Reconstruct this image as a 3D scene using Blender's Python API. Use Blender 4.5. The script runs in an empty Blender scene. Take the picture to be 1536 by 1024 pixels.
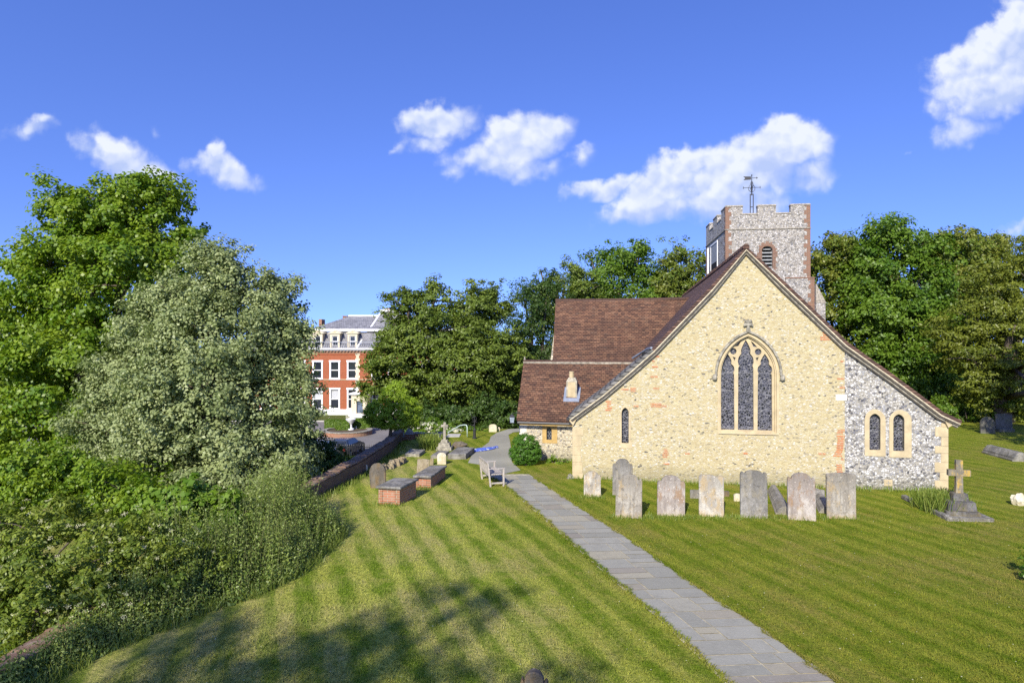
import bpy, bmesh, math, random
import numpy as np
from mathutils import Vector, Matrix
from mathutils.geometry import tessellate_polygon
R = math.radians
sc = bpy.context.scene
col = sc.collection
random.seed(7)

# ------------------------------------------------------------------ camera, sky, sun, exposure
F, CX, CY, H = 960.0, 768.0, 512.0, 5.0          # focal length and centre in photo pixels, eye height in metres
cam_d = bpy.data.cameras.new('camera'); cam = bpy.data.objects.new('camera', cam_d); col.objects.link(cam)
cam.location = (0, 0, H); cam.rotation_euler = (R(90), 0, 0)
cam_d.lens = 22.5; cam_d.sensor_width = 36; cam_d.clip_start = 0.1; cam_d.clip_end = 3000
sc.camera = cam
SUN_AZ, SUN_EL = 200.0, 33.0                      # clockwise from +Y; behind the camera on its left
sc.view_settings.view_transform = 'Standard'; sc.view_settings.look = 'None'
sc.view_settings.exposure = 0.68; sc.view_settings.gamma = 1.0; sc.view_settings.use_curve_mapping = False
sc.cycles.use_denoising = False
sc.cycles.max_bounces = 6; sc.cycles.diffuse_bounces = 3; sc.cycles.glossy_bounces = 2
sc.cycles.transmission_bounces = 4; sc.cycles.transparent_max_bounces = 6
sc.cycles.sample_clamp_indirect = 6.0
sun_d = bpy.data.lights.new('sun', 'SUN'); sun = bpy.data.objects.new('sun', sun_d); col.objects.link(sun)
sun_d.energy = 4.3; sun_d.angle = R(0.53); sun_d.color = (1.0, 0.93, 0.80)
to_sun = Vector((math.sin(R(SUN_AZ))*math.cos(R(SUN_EL)), math.cos(R(SUN_AZ))*math.cos(R(SUN_EL)), math.sin(R(SUN_EL))))
sun.rotation_euler = to_sun.to_track_quat('Z', 'Y').to_euler()
sun.location = (-20, -40, 40)


class NT:
    """tiny node-graph helper"""
    def __init__(s, nt):
        s.nt = nt
    def n(s, typ, _out=0, **kw):
        nd = s.nt.nodes.new(typ)
        ins = {}
        for k, v in kw.items():
            if k.startswith('i_'): ins[k[2:].replace('_', ' ')] = v
            else: setattr(nd, k, v)
        for k, v in ins.items():
            s.put(nd.inputs[int(k)] if k.isdigit() else nd.inputs[k], v)
        return nd
    def put(s, sock, v):
        if isinstance(v, bpy.types.NodeSocket): s.nt.links.new(v, sock)
        elif isinstance(v, bpy.types.Node): s.nt.links.new(v.outputs[0], sock)
        else:
            if hasattr(sock.default_value, '__len__') and not hasattr(v, '__len__'): v = [v]*len(sock.default_value)
            elif hasattr(v, '__len__') and len(sock.default_value) == 4 and len(v) == 3: v = (*v, 1)
            sock.default_value = v
    def m(s, op, a, b=0.0, c=0.0, clamp=False):
        nd = s.nt.nodes.new('ShaderNodeMath'); nd.operation = op; nd.use_clamp = clamp
        s.put(nd.inputs[0], a); s.put(nd.inputs[1], b); s.put(nd.inputs[2], c)
        return nd.outputs[0]
    def vm(s, op, a, b=(0, 0, 0)):
        nd = s.nt.nodes.new('ShaderNodeVectorMath'); nd.operation = op
        s.put(nd.inputs[0], a)
        if op == 'SCALE': s.put(nd.inputs['Scale'], b)
        else: s.put(nd.inputs[1], b)
        return nd.outputs['Value'] if op in ('DOT_PRODUCT', 'LENGTH') else nd.outputs[0]
    def mix(s, f, a, b, blend='MIX'):
        nd = s.nt.nodes.new('ShaderNodeMix'); nd.data_type = 'RGBA'; nd.blend_type = blend
        s.put(nd.inputs[0], f); s.put(nd.inputs[6], a); s.put(nd.inputs[7], b)
        return nd.outputs[2]
    def step(s, x, lo, hi):
        nd = s.nt.nodes.new('ShaderNodeMapRange'); nd.interpolation_type = 'SMOOTHSTEP'
        s.put(nd.inputs[0], x); s.put(nd.inputs[1], lo); s.put(nd.inputs[2], hi)
        nd.inputs[3].default_value = 0; nd.inputs[4].default_value = 1
        return nd.outputs[0]
    def noise(s, vec, scale, detail=3, rough=0.55, out='Fac', dist=0.0):
        nd = s.nt.nodes.new('ShaderNodeTexNoise')
        if vec is not None: s.put(nd.inputs['Vector'], vec)
        nd.inputs['Scale'].default_value = scale; nd.inputs['Detail'].default_value = detail
        nd.inputs['Roughness'].default_value = rough; nd.inputs['Distortion'].default_value = dist
        return nd.outputs[out]
    def map(s, vec, scale=(1, 1, 1), rot=(0, 0, 0), loc=(0, 0, 0)):
        nd = s.nt.nodes.new('ShaderNodeMapping'); s.put(nd.inputs['Vector'], vec)
        nd.inputs['Scale'].default_value = scale; nd.inputs['Rotation'].default_value = rot; nd.inputs['Location'].default_value = loc
        return nd.outputs[0]
    def ramp(s, f, stops, interp='LINEAR'):
        nd = s.nt.nodes.new('ShaderNodeValToRGB'); cr = nd.color_ramp; cr.interpolation = interp
        while len(cr.elements) < len(stops): cr.elements.new(0.5)
        for e, (p, c) in zip(cr.elements, stops):
            e.position = p; e.color = (*c, 1)
        s.put(nd.inputs[0], f)
        return nd.outputs[0]
    def xyz(s, v):
        nd = s.nt.nodes.new('ShaderNodeSeparateXYZ'); s.put(nd.inputs[0], v); return nd.outputs
    def comb(s, x, y, z):
        nd = s.nt.nodes.new('ShaderNodeCombineXYZ')
        for i, v in enumerate((x, y, z)): s.put(nd.inputs[i], v)
        return nd.outputs[0]


world = bpy.data.worlds.new('World'); sc.world = world; world.use_nodes = True
g = NT(world.node_tree); world.node_tree.nodes.clear()
gen = g.n('ShaderNodeTexCoord').outputs['Generated']
gx, gy, gzz = g.xyz(gen)
skyv = g.comb(gx, gy, g.m('ADD', g.m('MULTIPLY', g.m('MAXIMUM', gzz, 0.0), 1.15), 0.22))      # clean air: no dusty band at the horizon
sky = g.n('ShaderNodeTexSky', sky_type='NISHITA', i_Vector=g.vm('NORMALIZE', skyv), sun_disc=False, sun_elevation=R(SUN_EL), sun_rotation=R(SUN_AZ),
          altitude=200, air_density=1.0, dust_density=0.3, ozone_density=2.0)
hs = g.n('ShaderNodeHueSaturation', i_Color=sky, i_Hue=0.525, i_Saturation=1.25, i_Value=2.35)
dirv = g.n('ShaderNodeTexCoord').outputs['Generated']
dx, dy, dz = g.xyz(dirv)
dyp = g.m('MAXIMUM', dy, 0.02)
tx, tz = g.m('DIVIDE', dx, dyp), g.m('DIVIDE', dz, dyp)       # tangent of azimuth and of height, seen towards north
tv = g.comb(tx, 0.0, tz)
# fair-weather cumulus: (photo x, photo y, half width, half height, tilt, density)
CLOUDS = [(655,182,62,26,0,1),(640,210,42,18,-6,.62),(602,222,12,10,0,.4),(785,210,70,38,-12,1.1),(750,248,98,27,4,.75),(680,262,26,16,20,.5),
          (880,238,26,18,-25,.5),(905,278,62,17,-18,.8),(985,282,90,34,-30,.95),(1040,240,36,22,-20,.75),(1120,255,118,50,-20,1.1),(1190,222,58,42,15,1.0),(1215,262,42,32,0,.75),
          (980,315,100,22,-8,.85),(1090,302,90,40,0,.9),(46,199,44,20,-25,.62),(66,186,24,14,0,.55),(185,240,80,34,25,.9),(245,268,38,20,20,.6),(150,215,40,14,25,.62),(335,258,62,26,8,.85),(325,236,22,20,0,.7),
          (390,255,12,12,60,.3),(230,198,16,12,40,.25),(1495,100,100,60,-32,1.1),(1540,40,70,60,-30,.95),(1500,150,85,36,-8,.9),(1432,96,40,20,-15,.66),(1450,195,52,30,-15,.68),(1520,335,44,14,-12,.45),(1362,235,10,8,0,.22)]
wob = g.n('ShaderNodeTexNoise', i_Vector=tv); wob.inputs['Scale'].default_value = 9; wob.inputs['Detail'].default_value = 5
wv = g.vm('SCALE', g.vm('SUBTRACT', wob.outputs['Color'], (.5, .5, .5)), 0.075)
wob2 = g.n('ShaderNodeTexNoise', i_Vector=tv); wob2.inputs['Scale'].default_value = 34; wob2.inputs['Detail'].default_value = 4
wv2 = g.vm('SCALE', g.vm('SUBTRACT', wob2.outputs['Color'], (.5, .5, .5)), 0.03)
tvw = g.vm('ADD', g.vm('ADD', tv, wv), wv2)
dens = None; top = None
for (px, py, rx, ry, tl, d) in CLOUDS:
    rx *= 1.34; ry *= 1.36
    mp = g.nt.nodes.new('ShaderNodeMapping'); mp.vector_type = 'TEXTURE'
    g.put(mp.inputs[0], tvw)
    mp.inputs['Location'].default_value = ((px-CX)/F, 0, (CY-py)/F)
    mp.inputs['Rotation'].default_value = (0, R(tl), 0)
    mp.inputs['Scale'].default_value = (rx/F, 1, ry/F)
    l = g.vm('LENGTH', mp.outputs[0])
    f = g.m('MULTIPLY', g.m('SUBTRACT', 1.0, l, clamp=True), d)
    dens = f if dens is None else g.m('MAXIMUM', dens, f)
    lz = g.m('MULTIPLY', f, g.xyz(mp.outputs[0])[2])
    top = lz if top is None else g.m('ADD', top, lz)
def puffs(v):
    out = None
    for sc_v, w in ((22, .55), (58, .38)):
        vo = g.n('ShaderNodeTexVoronoi', feature='F1', i_Vector=v, i_Scale=sc_v)
        t = g.m('MULTIPLY', g.m('SUBTRACT', .62, vo.outputs['Distance']), w); out = t if out is None else g.m('ADD', out, t)
    return out
wp = g.vm('SCALE', g.vm('SUBTRACT', wob2.outputs['Color'], (.5, .5, .5)), 0.02)
pv = g.vm('ADD', tv, wp)
pf, pf2 = puffs(pv), puffs(g.vm('ADD', pv, (-0.006, 0, 0.011)))
fbm = g.noise(tv, 17, 9, 0.62)
cl = g.m('ADD', dens, g.m('ADD', g.m('MULTIPLY', g.m('SUBTRACT', fbm, 0.5), 0.62), g.m('MULTIPLY', pf, 0.34)))
soft = g.m('ADD', 0.62, g.m('MULTIPLY', top, -0.45))
cov = g.m('MULTIPLY', g.step(cl, 0.12, g.m('MAXIMUM', soft, 0.42)), g.step(dens, 0.0, 0.20))
lit = g.m('ADD', g.m('ADD', g.m('MULTIPLY', g.m('SUBTRACT', pf, pf2), 1.5), g.m('MULTIPLY', g.m('SUBTRACT', fbm, .5), 1.1)), g.m('ADD', 0.50, g.m('MULTIPLY', top, 1.5)), clamp=True)
ccol = g.mix(lit, (4.3, 5.2, 7.7), (7.6, 7.95, 8.6))
front = g.step(dy, 0.02, 0.1)
skyc = g.mix(g.m('MULTIPLY', g.m('MULTIPLY', cov, 0.90), front), hs, ccol)
bg = g.n('ShaderNodeBackground', i_Color=skyc, i_Strength=0.078)
wo = g.n('ShaderNodeOutputWorld'); g.nt.links.new(bg.outputs[0], wo.inputs[0])


# ------------------------------------------------------------------ placing helpers
def G(px, py, z=0.0):
    D = F*(H-z)/(py-CY); return ((px-CX)/F*D, D)
def P(px, py, D):
    return Vector(((px-CX)/F*D, D, H+(CY-py)/F*D))
TH = R(10)
CO = Vector((2.222, 23.45, 0)); CU = Vector((math.cos(TH), -math.sin(TH), 0)); CV = Vector((math.sin(TH), math.cos(TH), 0))
def plane_hit(px, py, O, U, V, v):
    d = Vector(((px-CX)/F, 1, (CY-py)/F)); c = Vector((0, 0, H))
    t = (v - (c-O).dot(V))/d.dot(V); p = c+d*t
    return (p-O).dot(U), p.z
def W(px, py, v=0.0): return plane_hit(px, py, CO, CU, CV, v)


# ------------------------------------------------------------------ object helpers
def tag(o, label=None, cat=None, group=None, kind=None):
    if label: o['label'] = label
    if cat: o['category'] = cat
    if group: o['group'] = group
    if kind: o['kind'] = kind
    return o
def empty(name, label, cat, loc=(0, 0, 0), rz=0.0, group=None):
    o = bpy.data.objects.new(name, None); col.objects.link(o); o.location = loc; o.rotation_euler = (0, 0, rz)
    o.empty_display_size = 0.2
    return tag(o, label, cat, group)
def link(name, me, m, parent=None, loc=None, rz=None, smooth=False):
    o = bpy.data.objects.new(name, me); col.objects.link(o)
    if m is not None: me.materials.append(m)
    if parent is not None: o.parent = parent
    if loc is not None: o.location = loc
    if rz is not None: o.rotation_euler = (0, 0, rz)
    if smooth:
        for p in me.polygons: p.use_smooth = True
    return o
def copy_tree(o, parent=None):
    c = o.copy(); col.objects.link(c)
    if parent is not None: c.parent = parent
    for ch in list(o.children): copy_tree(ch, c)
    return c

class MB:
    """collects shapes into one mesh"""
    def __init__(s): s.v = []; s.f = []
    def add(s, vs, fs):
        b = len(s.v); s.v += [tuple(x) for x in vs]; s.f += [tuple(b+i for i in f) for f in fs]; return s
    def box(s, x0, x1, y0, y1, z0, z1):
        return s.add([(x0,y0,z0),(x1,y0,z0),(x1,y1,z0),(x0,y1,z0),(x0,y0,z1),(x1,y0,z1),(x1,y1,z1),(x0,y1,z1)],
                     [(3,2,1,0),(4,5,6,7),(0,1,5,4),(1,2,6,5),(2,3,7,6),(3,0,4,7)])
    def hexa(s, b, t):                                # two quads of four points
        return s.add(list(b)+list(t), [(3,2,1,0),(4,5,6,7),(0,1,5,4),(1,2,6,5),(2,3,7,6),(3,0,4,7)])
    def taper(s, x0, x1, y0, y1, z0, z1, k):          # box whose top is drawn in by k
        return s.hexa([(x0,y0,z0),(x1,y0,z0),(x1,y1,z0),(x0,y1,z0)], [(x0+k,y0+k,z1),(x1-k,y0+k,z1),(x1-k,y1-k,z1),(x0+k,y1-k,z1)])
    def prism(s, pts, y0, y1):                        # outline in x,z pushed along y
        return s.plate([pts], y0, y1)
    def plate(s, loops, y0, y1):                      # outline with holes
        flat = [p for l in loops for p in l]; n = len(flat)
        tris = tessellate_polygon([[Vector((p[0], p[1], 0)) for p in l] for l in loops])
        vs = [(p[0], y0, p[1]) for p in flat]+[(p[0], y1, p[1]) for p in flat]
        fs = []
        for a, b, c in tris:
            A, B, C_ = flat[a], flat[b], flat[c]
            if (B[0]-A[0])*(C_[1]-A[1])-(B[1]-A[1])*(C_[0]-A[0]) < 0: b, c = c, b
            fs.append((a, b, c)); fs.append((n+a, n+c, n+b))
        k = 0
        for li, l in enumerate(loops):
            m = len(l); ar = sum(l[i][0]*l[(i+1) % m][1]-l[(i+1) % m][0]*l[i][1] for i in range(m))
            fl = (ar > 0) == (li == 0)
            for i in range(m):
                a, b = k+i, k+(i+1) % m
                fs.append((b, a, n+a, n+b) if fl else (a, b, n+b, n+a))
            k += m
        return s.add(vs, fs)
    def tube(s, path, radii, n=8, cap=True):
        path = [Vector(p) for p in path]; rings = []
        for i, p in enumerate(path):
            d = (path[min(i+1, len(path)-1)]-path[max(i-1, 0)]).normalized()
            a = d.cross(Vector((0.31, 0.95, 0.05)) if abs(d.y) < .9 else Vector((1, 0, 0))).normalized(); b = d.cross(a)
            r = radii[i] if hasattr(radii, '__len__') else radii
            rings.append([p+(a*math.cos(2*math.pi*k/n)+b*math.sin(2*math.pi*k/n))*r for k in range(n)])
        vs = [v for rg in rings for v in rg]; fs = []
        for i in range(len(path)-1):
            for k in range(n):
                fs.append((i*n+k, i*n+(k+1) % n, (i+1)*n+(k+1) % n, (i+1)*n+k))
        if cap: fs += [tuple(range(n-1, -1, -1)), tuple((len(path)-1)*n+k for k in range(n))]
        return s.add(vs, fs)
    def lathe(s, prof, cx=0, cy=0, n=20):
        vs = [(cx+r*math.cos(2*math.pi*k/n), cy+r*math.sin(2*math.pi*k/n), z) for r, z in prof for k in range(n)]; fs = []
        for i in range(len(prof)-1):
            for k in range(n): fs.append((i*n+k, i*n+(k+1) % n, (i+1)*n+(k+1) % n, (i+1)*n+k))
        fs += [tuple(range(n-1, -1, -1)), tuple((len(prof)-1)*n+k for k in range(n))]
        return s.add(vs, fs)
    def mesh(s, name, bevel=0.0, seg=1, warp=0.0, cuts=0):
        me = bpy.data.meshes.new(name); me.from_pydata(s.v, [], s.f)
        if bevel or warp or cuts:
            bm = bmesh.new(); bm.from_mesh(me)
            bmesh.ops.remove_doubles(bm, verts=bm.verts, dist=1e-5)
            if bevel:
                ed = [e for e in bm.edges if len(e.link_faces) == 2 and e.calc_face_angle(0) > 0.5]
                bmesh.ops.bevel(bm, geom=ed, offset=bevel, segments=seg, affect='EDGES', clamp_overlap=True)
            if cuts: bmesh.ops.subdivide_edges(bm, edges=bm.edges, cuts=cuts, use_grid_fill=True)
            if warp:
                for v in bm.verts: v.co += Vector((random.uniform(-1, 1), random.uniform(-1, 1), random.uniform(-1, 1)))*warp
            bm.to_mesh(me); bm.free()
        me.update(); return me
    def build(s, name, m, parent=None, loc=None, rz=None, bevel=0.0, smooth=False, seg=1, warp=0.0, cuts=0):
        return link(name, s.mesh(name, bevel, seg, warp, cuts), m, parent, loc, rz, smooth)


# ------------------------------------------------------------------ materials
def material(name, rough=0.9, spec=0.3):
    m = bpy.data.materials.new(name); m.use_nodes = True; nt = m.node_tree; nt.nodes.clear()
    g = NT(nt); b = g.n('ShaderNodeBsdfPrincipled'); o = g.n('ShaderNodeOutputMaterial'); nt.links.new(b.outputs[0], o.inputs[0])
    b.inputs['Roughness'].default_value = rough; b.inputs['Specular IOR Level'].default_value = spec
    g.b = b; g.tc = g.n('ShaderNodeTexCoord'); g.ob = g.tc.outputs['Object']
    return m, g
def setc(g, c): g.put(g.b.inputs['Base Color'], c)
def bump(g, h, dist=0.02, strength=1.0):
    n = g.n('ShaderNodeBump', i_Height=h, i_Distance=dist, i_Strength=strength); g.nt.links.new(n.outputs[0], g.b.inputs['Normal'])
def plain(name, c, rough=0.7, var=0.25, scale=6, spec=0.3, metal=0.0):
    m, g = material(name, rough, spec)
    f = g.noise(g.ob, scale, 5, 0.6)
    setc(g, g.mix(g.step(f, .3, .7), tuple(x*(1-var) for x in c), tuple(min(1, x*(1+var)) for x in c)))
    bump(g, f, 0.01, 0.4); g.b.inputs['Metallic'].default_value = metal
    return m

def flint(name, mortar, stops, su=9.0, sz=13.0, edge=0.10, bmp=.8):
    m, g = material(name, 0.85, 0.35)
    wv = g.vm('ADD', g.ob, g.vm('SCALE', g.vm('SUBTRACT', g.noise(g.ob, 6, 3, .6, 'Color'), (.5, .5, .5)), 0.09))
    v = g.map(wv, (su, su, sz))
    vo = g.n('ShaderNodeTexVoronoi', i_Vector=v, i_Scale=1.0)
    ve = g.n('ShaderNodeTexVoronoi', feature='DISTANCE_TO_EDGE', i_Vector=v, i_Scale=1.0)
    r = g.xyz(vo.outputs['Color'])
    stone = g.ramp(r[0], stops, 'CONSTANT')
    stone = g.mix(g.m('MULTIPLY', g.m('SUBTRACT', r[1], .35, clamp=True), .7), stone, mortar)
    big = g.noise(g.ob, 0.5, 4, .6)
    mort = g.mix(g.step(big, .35, .7), mortar, tuple(x*.86 for x in mortar))
    e = g.step(g.m('ADD', ve.outputs['Distance'], g.m('MULTIPLY', g.m('SUBTRACT', r[2], .5), .16)), edge*.5, edge*1.5)
    c = g.mix(e, mort, stone)
    c = g.mix(.15, c, g.mix(g.step(big, .3, .75), (.55, .55, .55), (1, 1, 1)), 'MULTIPLY')
    z = g.xyz(g.ob)[2]
    foot_tint = g.m('MULTIPLY', g.m('SUBTRACT', 1.0, g.step(g.m('ADD', z, g.m('MULTIPLY', big, -.5)), -.25, .45)), .5)  # wall colour turns olive brown towards the foot
    c = g.mix(foot_tint, c, (.17, .16, .10))
    setc(g, c); bump(g, g.m('MULTIPLY', e, g.m('ADD', .4, r[2])), 0.02, bmp)
    return m

def tiles(name, cols, along='v', row=0.17, wid=0.24, k=1.45, moss=0.25, dark=(.02, .015, .012)):
    m, g = material(name, 0.85, 0.25)
    x, y, z = g.xyz(g.ob)
    nz = g.m('MULTIPLY', g.m('SUBTRACT', g.noise(g.ob, 1.3, 3), .5), 0.10)
    u = y if along == 'v' else x
    vec = g.comb(u, g.m('ADD', g.m('MULTIPLY', z, k), nz), 0.0)
    br = g.n('ShaderNodeTexBrick', i_Vector=vec, i_Scale=1.0, i_Mortar_Size=0.016, i_Mortar_Smooth=.4, i_Brick_Width=wid, i_Row_Height=row, i_Bias=0.0)
    g.put(br.inputs['Color1'], (0, 0, 0)); g.put(br.inputs['Color2'], (1, 1, 1)); g.put(br.inputs['Mortar'], (.5, .5, .5))
    wn = g.n('ShaderNodeTexWhiteNoise', noise_dimensions='2D')
    cell = g.comb(g.m('FLOOR', g.m('DIVIDE', u, wid*1.0)), g.m('FLOOR', g.m('DIVIDE', g.m('ADD', g.m('MULTIPLY', z, k), nz), row)), 0)
    g.put(wn.inputs['Vector'], cell)
    c = g.ramp(wn.outputs['Value'], cols)
    pat = g.noise(g.ob, .55, 5, .65)
    c = g.mix(g.step(pat, .40, .72), c, g.mix(.6, c, cols[0][1]))
    c = g.mix(g.m('MULTIPLY', g.step(g.noise(g.ob, 5, 5, .7), .55, .78), moss), c, (.16, .145, .075))
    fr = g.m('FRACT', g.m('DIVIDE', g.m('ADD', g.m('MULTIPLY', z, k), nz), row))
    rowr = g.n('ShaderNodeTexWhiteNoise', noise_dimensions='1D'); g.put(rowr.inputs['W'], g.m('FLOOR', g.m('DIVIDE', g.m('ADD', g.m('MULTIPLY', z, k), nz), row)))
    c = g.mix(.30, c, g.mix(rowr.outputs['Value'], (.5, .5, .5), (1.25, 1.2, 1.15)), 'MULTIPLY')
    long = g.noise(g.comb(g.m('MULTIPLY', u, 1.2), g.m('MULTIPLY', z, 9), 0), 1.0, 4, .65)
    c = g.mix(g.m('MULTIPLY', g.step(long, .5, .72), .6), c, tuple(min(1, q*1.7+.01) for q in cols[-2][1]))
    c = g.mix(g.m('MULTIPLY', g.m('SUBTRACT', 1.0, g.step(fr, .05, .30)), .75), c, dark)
    c = g.mix(g.m('MULTIPLY', br.outputs['Fac'], .35), c, dark)
    setc(g, c)
    bump(g, g.m('ADD', g.m('SUBTRACT', 1.0, fr), g.m('ADD', g.m('MULTIPLY', br.outputs['Fac'], -1), g.m('MULTIPLY', wn.outputs['Value'], .5))), 0.03, 0.9)
    return m

def bricks(name, c1, c2, mortar, w=0.225, h=0.075, both=True):
    m, g = material(name, 0.9, 0.2)
    x, y, z = g.xyz(g.ob)
    vec = g.comb(g.m('ADD', x, y), z, 0)
    br = g.n('ShaderNodeTexBrick', i_Vector=vec, i_Scale=1.0, i_Mortar_Size=0.010, i_Mortar_Smooth=.3, i_Brick_Width=w, i_Row_Height=h)
    g.put(br.inputs['Color1'], c1); g.put(br.inputs['Color2'], c2); g.put(br.inputs['Mortar'], mortar)
    n = g.noise(g.ob, 4, 5, .65)
    c = g.mix(g.m('MULTIPLY', g.step(n, .5, .75), .45), br.outputs['Color'], tuple(x*.45 for x in mortar))
    setc(g, c); bump(g, g.m('SUBTRACT', g.m('MULTIPLY', n, .4), br.outputs['Fac']), 0.012, 0.8)
    return m

def lichen(name, base, pale, warm, warm_amt=0.5, pink=None, dark_amt=.5):
    m, g = material(name, 0.92, 0.2)
    oi = g.n('ShaderNodeObjectInfo'); off = g.m('MULTIPLY', oi.outputs['Random'], 37.0)
    v = g.vm('ADD', g.ob, g.comb(off, off, off))
    vz = g.map(v, (1, 1, .45))
    z = g.xyz(g.ob)[2]
    n1 = g.noise(vz, 3.2, 6, .68); n2 = g.noise(v, 9, 6, .7); n3 = g.noise(vz, 5.5, 5, .7); n4 = g.noise(v, 42, 3, .6)
    c = g.mix(g.step(n1, .44, .60), base, pale)
    c = g.mix(g.m('MULTIPLY', g.step(n2, .55, .68), .75), c, tuple(x*.38 for x in base))
    if pink: c = g.mix(g.m('MULTIPLY', g.m('MULTIPLY', g.step(n3, .48, .60), g.step(z, .25, .45)), .78), c, pink)
    crust = g.step(g.m('ADD', z, g.m('MULTIPLY', g.m('SUBTRACT', n1, .5), 1.6)), .62, 1.15)
    c = g.mix(g.m('MULTIPLY', crust, .55), c, tuple(x*.55 for x in base))
    run = g.noise(g.map(v, (9, 9, .8)), 1.0, 4, .6)
    c = g.mix(g.m('MULTIPLY', g.step(run, .52, .70), .55), c, tuple(x*.5 for x in base))
    low = g.m('SUBTRACT', 1.0, g.step(z, .0, .22))
    c = g.mix(g.m('MULTIPLY', g.m('MAXIMUM', g.m('MULTIPLY', g.step(n3, .48, .62), .8), g.m('MULTIPLY', low, g.step(n2, .35, .6))), warm_amt), c, warm)
    c = g.mix(g.m('MULTIPLY', g.step(n4, .57, .66), dark_amt), c, tuple(x*.4 for x in base))
    c = g.mix(g.m('MULTIPLY', g.step(g.noise(v, 17, 4, .6), .62, .68), .7), c, tuple(min(.8, x*1.35) for x in pale))
    setc(g, c); bump(g, g.m('ADD', n2, g.m('MULTIPLY', n4, .5)), 0.02, 0.8)
    return m

def leaf(name, c1, c2, trans=0.35, tcol=None, gloss=0.02):
    m = bpy.data.materials.new(name); m.use_nodes = True; m.node_tree.nodes.clear(); g = NT(m.node_tree)
    at = g.n('ShaderNodeAttribute', attribute_name='var')
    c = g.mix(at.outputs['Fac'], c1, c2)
    d = g.n('ShaderNodeBsdfDiffuse', i_Color=c)
    t = g.n('ShaderNodeBsdfTranslucent', i_Color=g.mix(1.0, c, tcol or (1.5, 1.5, .6), 'MULTIPLY'))
    mx = g.n('ShaderNodeMixShader', i_0=trans); m.node_tree.links.new(d.outputs[0], mx.inputs[1]); m.node_tree.links.new(t.outputs[0], mx.inputs[2])
    gl = g.n('ShaderNodeBsdfGlossy', i_Roughness=.45, i_Color=(1, 1, 1))
    mg = g.n('ShaderNodeMixShader', i_0=gloss); m.node_tree.links.new(mx.outputs[0], mg.inputs[1]); m.node_tree.links.new(gl.outputs[0], mg.inputs[2])
    o = g.n('ShaderNodeOutputMaterial'); m.node_tree.links.new(mg.outputs[0], o.inputs[0])
    return m

M = {}
CREAM = (.49, .42, .245)
M['yellow_flint'] = flint('yellow_flint', CREAM, [(0, (.50,.425,.24)), (.20, (.54,.475,.29)), (.40, (.52,.47,.35)), (.56, (.43,.35,.19)), (.80, (.60,.57,.49)), (.915, (.27,.24,.18)), (.955, (.11,.105,.10))], 11, 24, .10, .55)
M['white_flint'] = flint('white_flint', (.36, .335, .28), [(0, (.60,.59,.57)), (.30, (.33,.33,.34)), (.50, (.16,.16,.18)), (.68, (.50,.48,.44)), (.80, (.075,.075,.09)), (.92, (.70,.69,.67))], 12.5, 15, .10)
M['vestry_flint'] = flint('vestry_flint', (.52, .45, .31), [(0, (.62,.57,.46)), (.30, (.44,.40,.34)), (.48, (.25,.24,.24)), (.64, (.62,.56,.42)), (.84, (.14,.13,.13))], 11, 15, .11)
M['tower_flint'] = flint('tower_flint', (.31, .28, .235), [(0, (.55,.53,.50)), (.30, (.33,.32,.32)), (.50, (.17,.17,.18)), (.64, (.50,.47,.42)), (.80, (.11,.11,.11)), (.90, (.62,.60,.58))], 8.5, 10.5, .11)
M['brown_tiles'] = tiles('brown_tiles', [(0, (.098,.054,.036)), (.3, (.145,.075,.046)), (.6, (.195,.098,.056)), (.85, (.24,.128,.07)), (1, (.135,.085,.057))], 'u', .125, .17, 1.5, .25)
M['chancel_tiles'] = tiles('chancel_tiles', [(0, (.075,.045,.036)), (.4, (.11,.062,.048)), (.8, (.15,.085,.06)), (1, (.10,.065,.05))], 'v', .125, .17, 1.37, .3)
M['stone_slates'] = tiles('stone_slates', [(0, (.10,.10,.09)), (.5, (.16,.155,.14)), (1, (.22,.21,.19))], 'v', .26, .36, 1.6, .5)
M['slate_roof'] = tiles('slate_roof', [(0, (.20,.20,.21)), (.5, (.26,.26,.275)), (1, (.33,.33,.335))], 'u', .22, .3, 1.3, .25, (.1, .1, .11))
M['red_brick'] = bricks('red_brick', (.37, .092, .040), (.30, .078, .036), (.36, .18, .10), .24, .08)
M['old_brick'] = bricks('old_brick', (.36, .135, .07), (.30, .15, .09), (.36, .31, .23))
M['wall_brick'] = bricks('wall_brick', (.15, .085, .06), (.19, .12, .08), (.16, .14, .11))
M['tower_brick'] = bricks('tower_brick', (.26, .115, .07), (.20, .105, .07), (.30, .26, .20))
M['wall_stone'] = lichen('wall_stone', (.10, .09, .075), (.17, .15, .12), (.12, .11, .04), .5)
M['dressed'] = plain('dressed_stone', (.47, .385, .235), .9, .14, 3)
M['ochre'] = plain('ochre_stone', (.45, .31, .12), .9, .15, 4)
M['old_stone'] = plain('old_stone', (.27, .25, .20), .9, .4, 7)
M['cope'] = plain('cope_stone', (.30, .27, .22), .95, .4, 9)
M['grave'] = lichen('grave_stone', (.25, .225, .185), (.39, .36, .30), (.42, .29, .11), .55)
M['grave_pale'] = lichen('grave_stone_pale', (.33, .30, .25), (.50, .47, .40), (.48, .32, .10), .5)
M['grave_pink'] = lichen('grave_stone_pink', (.29, .25, .215), (.44, .40, .35), (.44, .33, .14), .35, (.205, .115, .095))
M['grave_dark'] = lichen('grave_stone_dark', (.115, .10, .08), (.17, .15, .12), (.22, .14, .05), .6)
M['grave_grey'] = lichen('grave_stone_grey', (.19, .18, .16), (.31, .295, .265), (.30, .25, .14), .35)
M['grave_white'] = lichen('grave_stone_white', (.50, .46, .34), (.62, .58, .46), (.48, .38, .14), .5, None, .25)
M['grave_brown'] = lichen('grave_stone_brown', (.26, .21, .14), (.34, .29, .20), (.24, .19, .08), .5)
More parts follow.
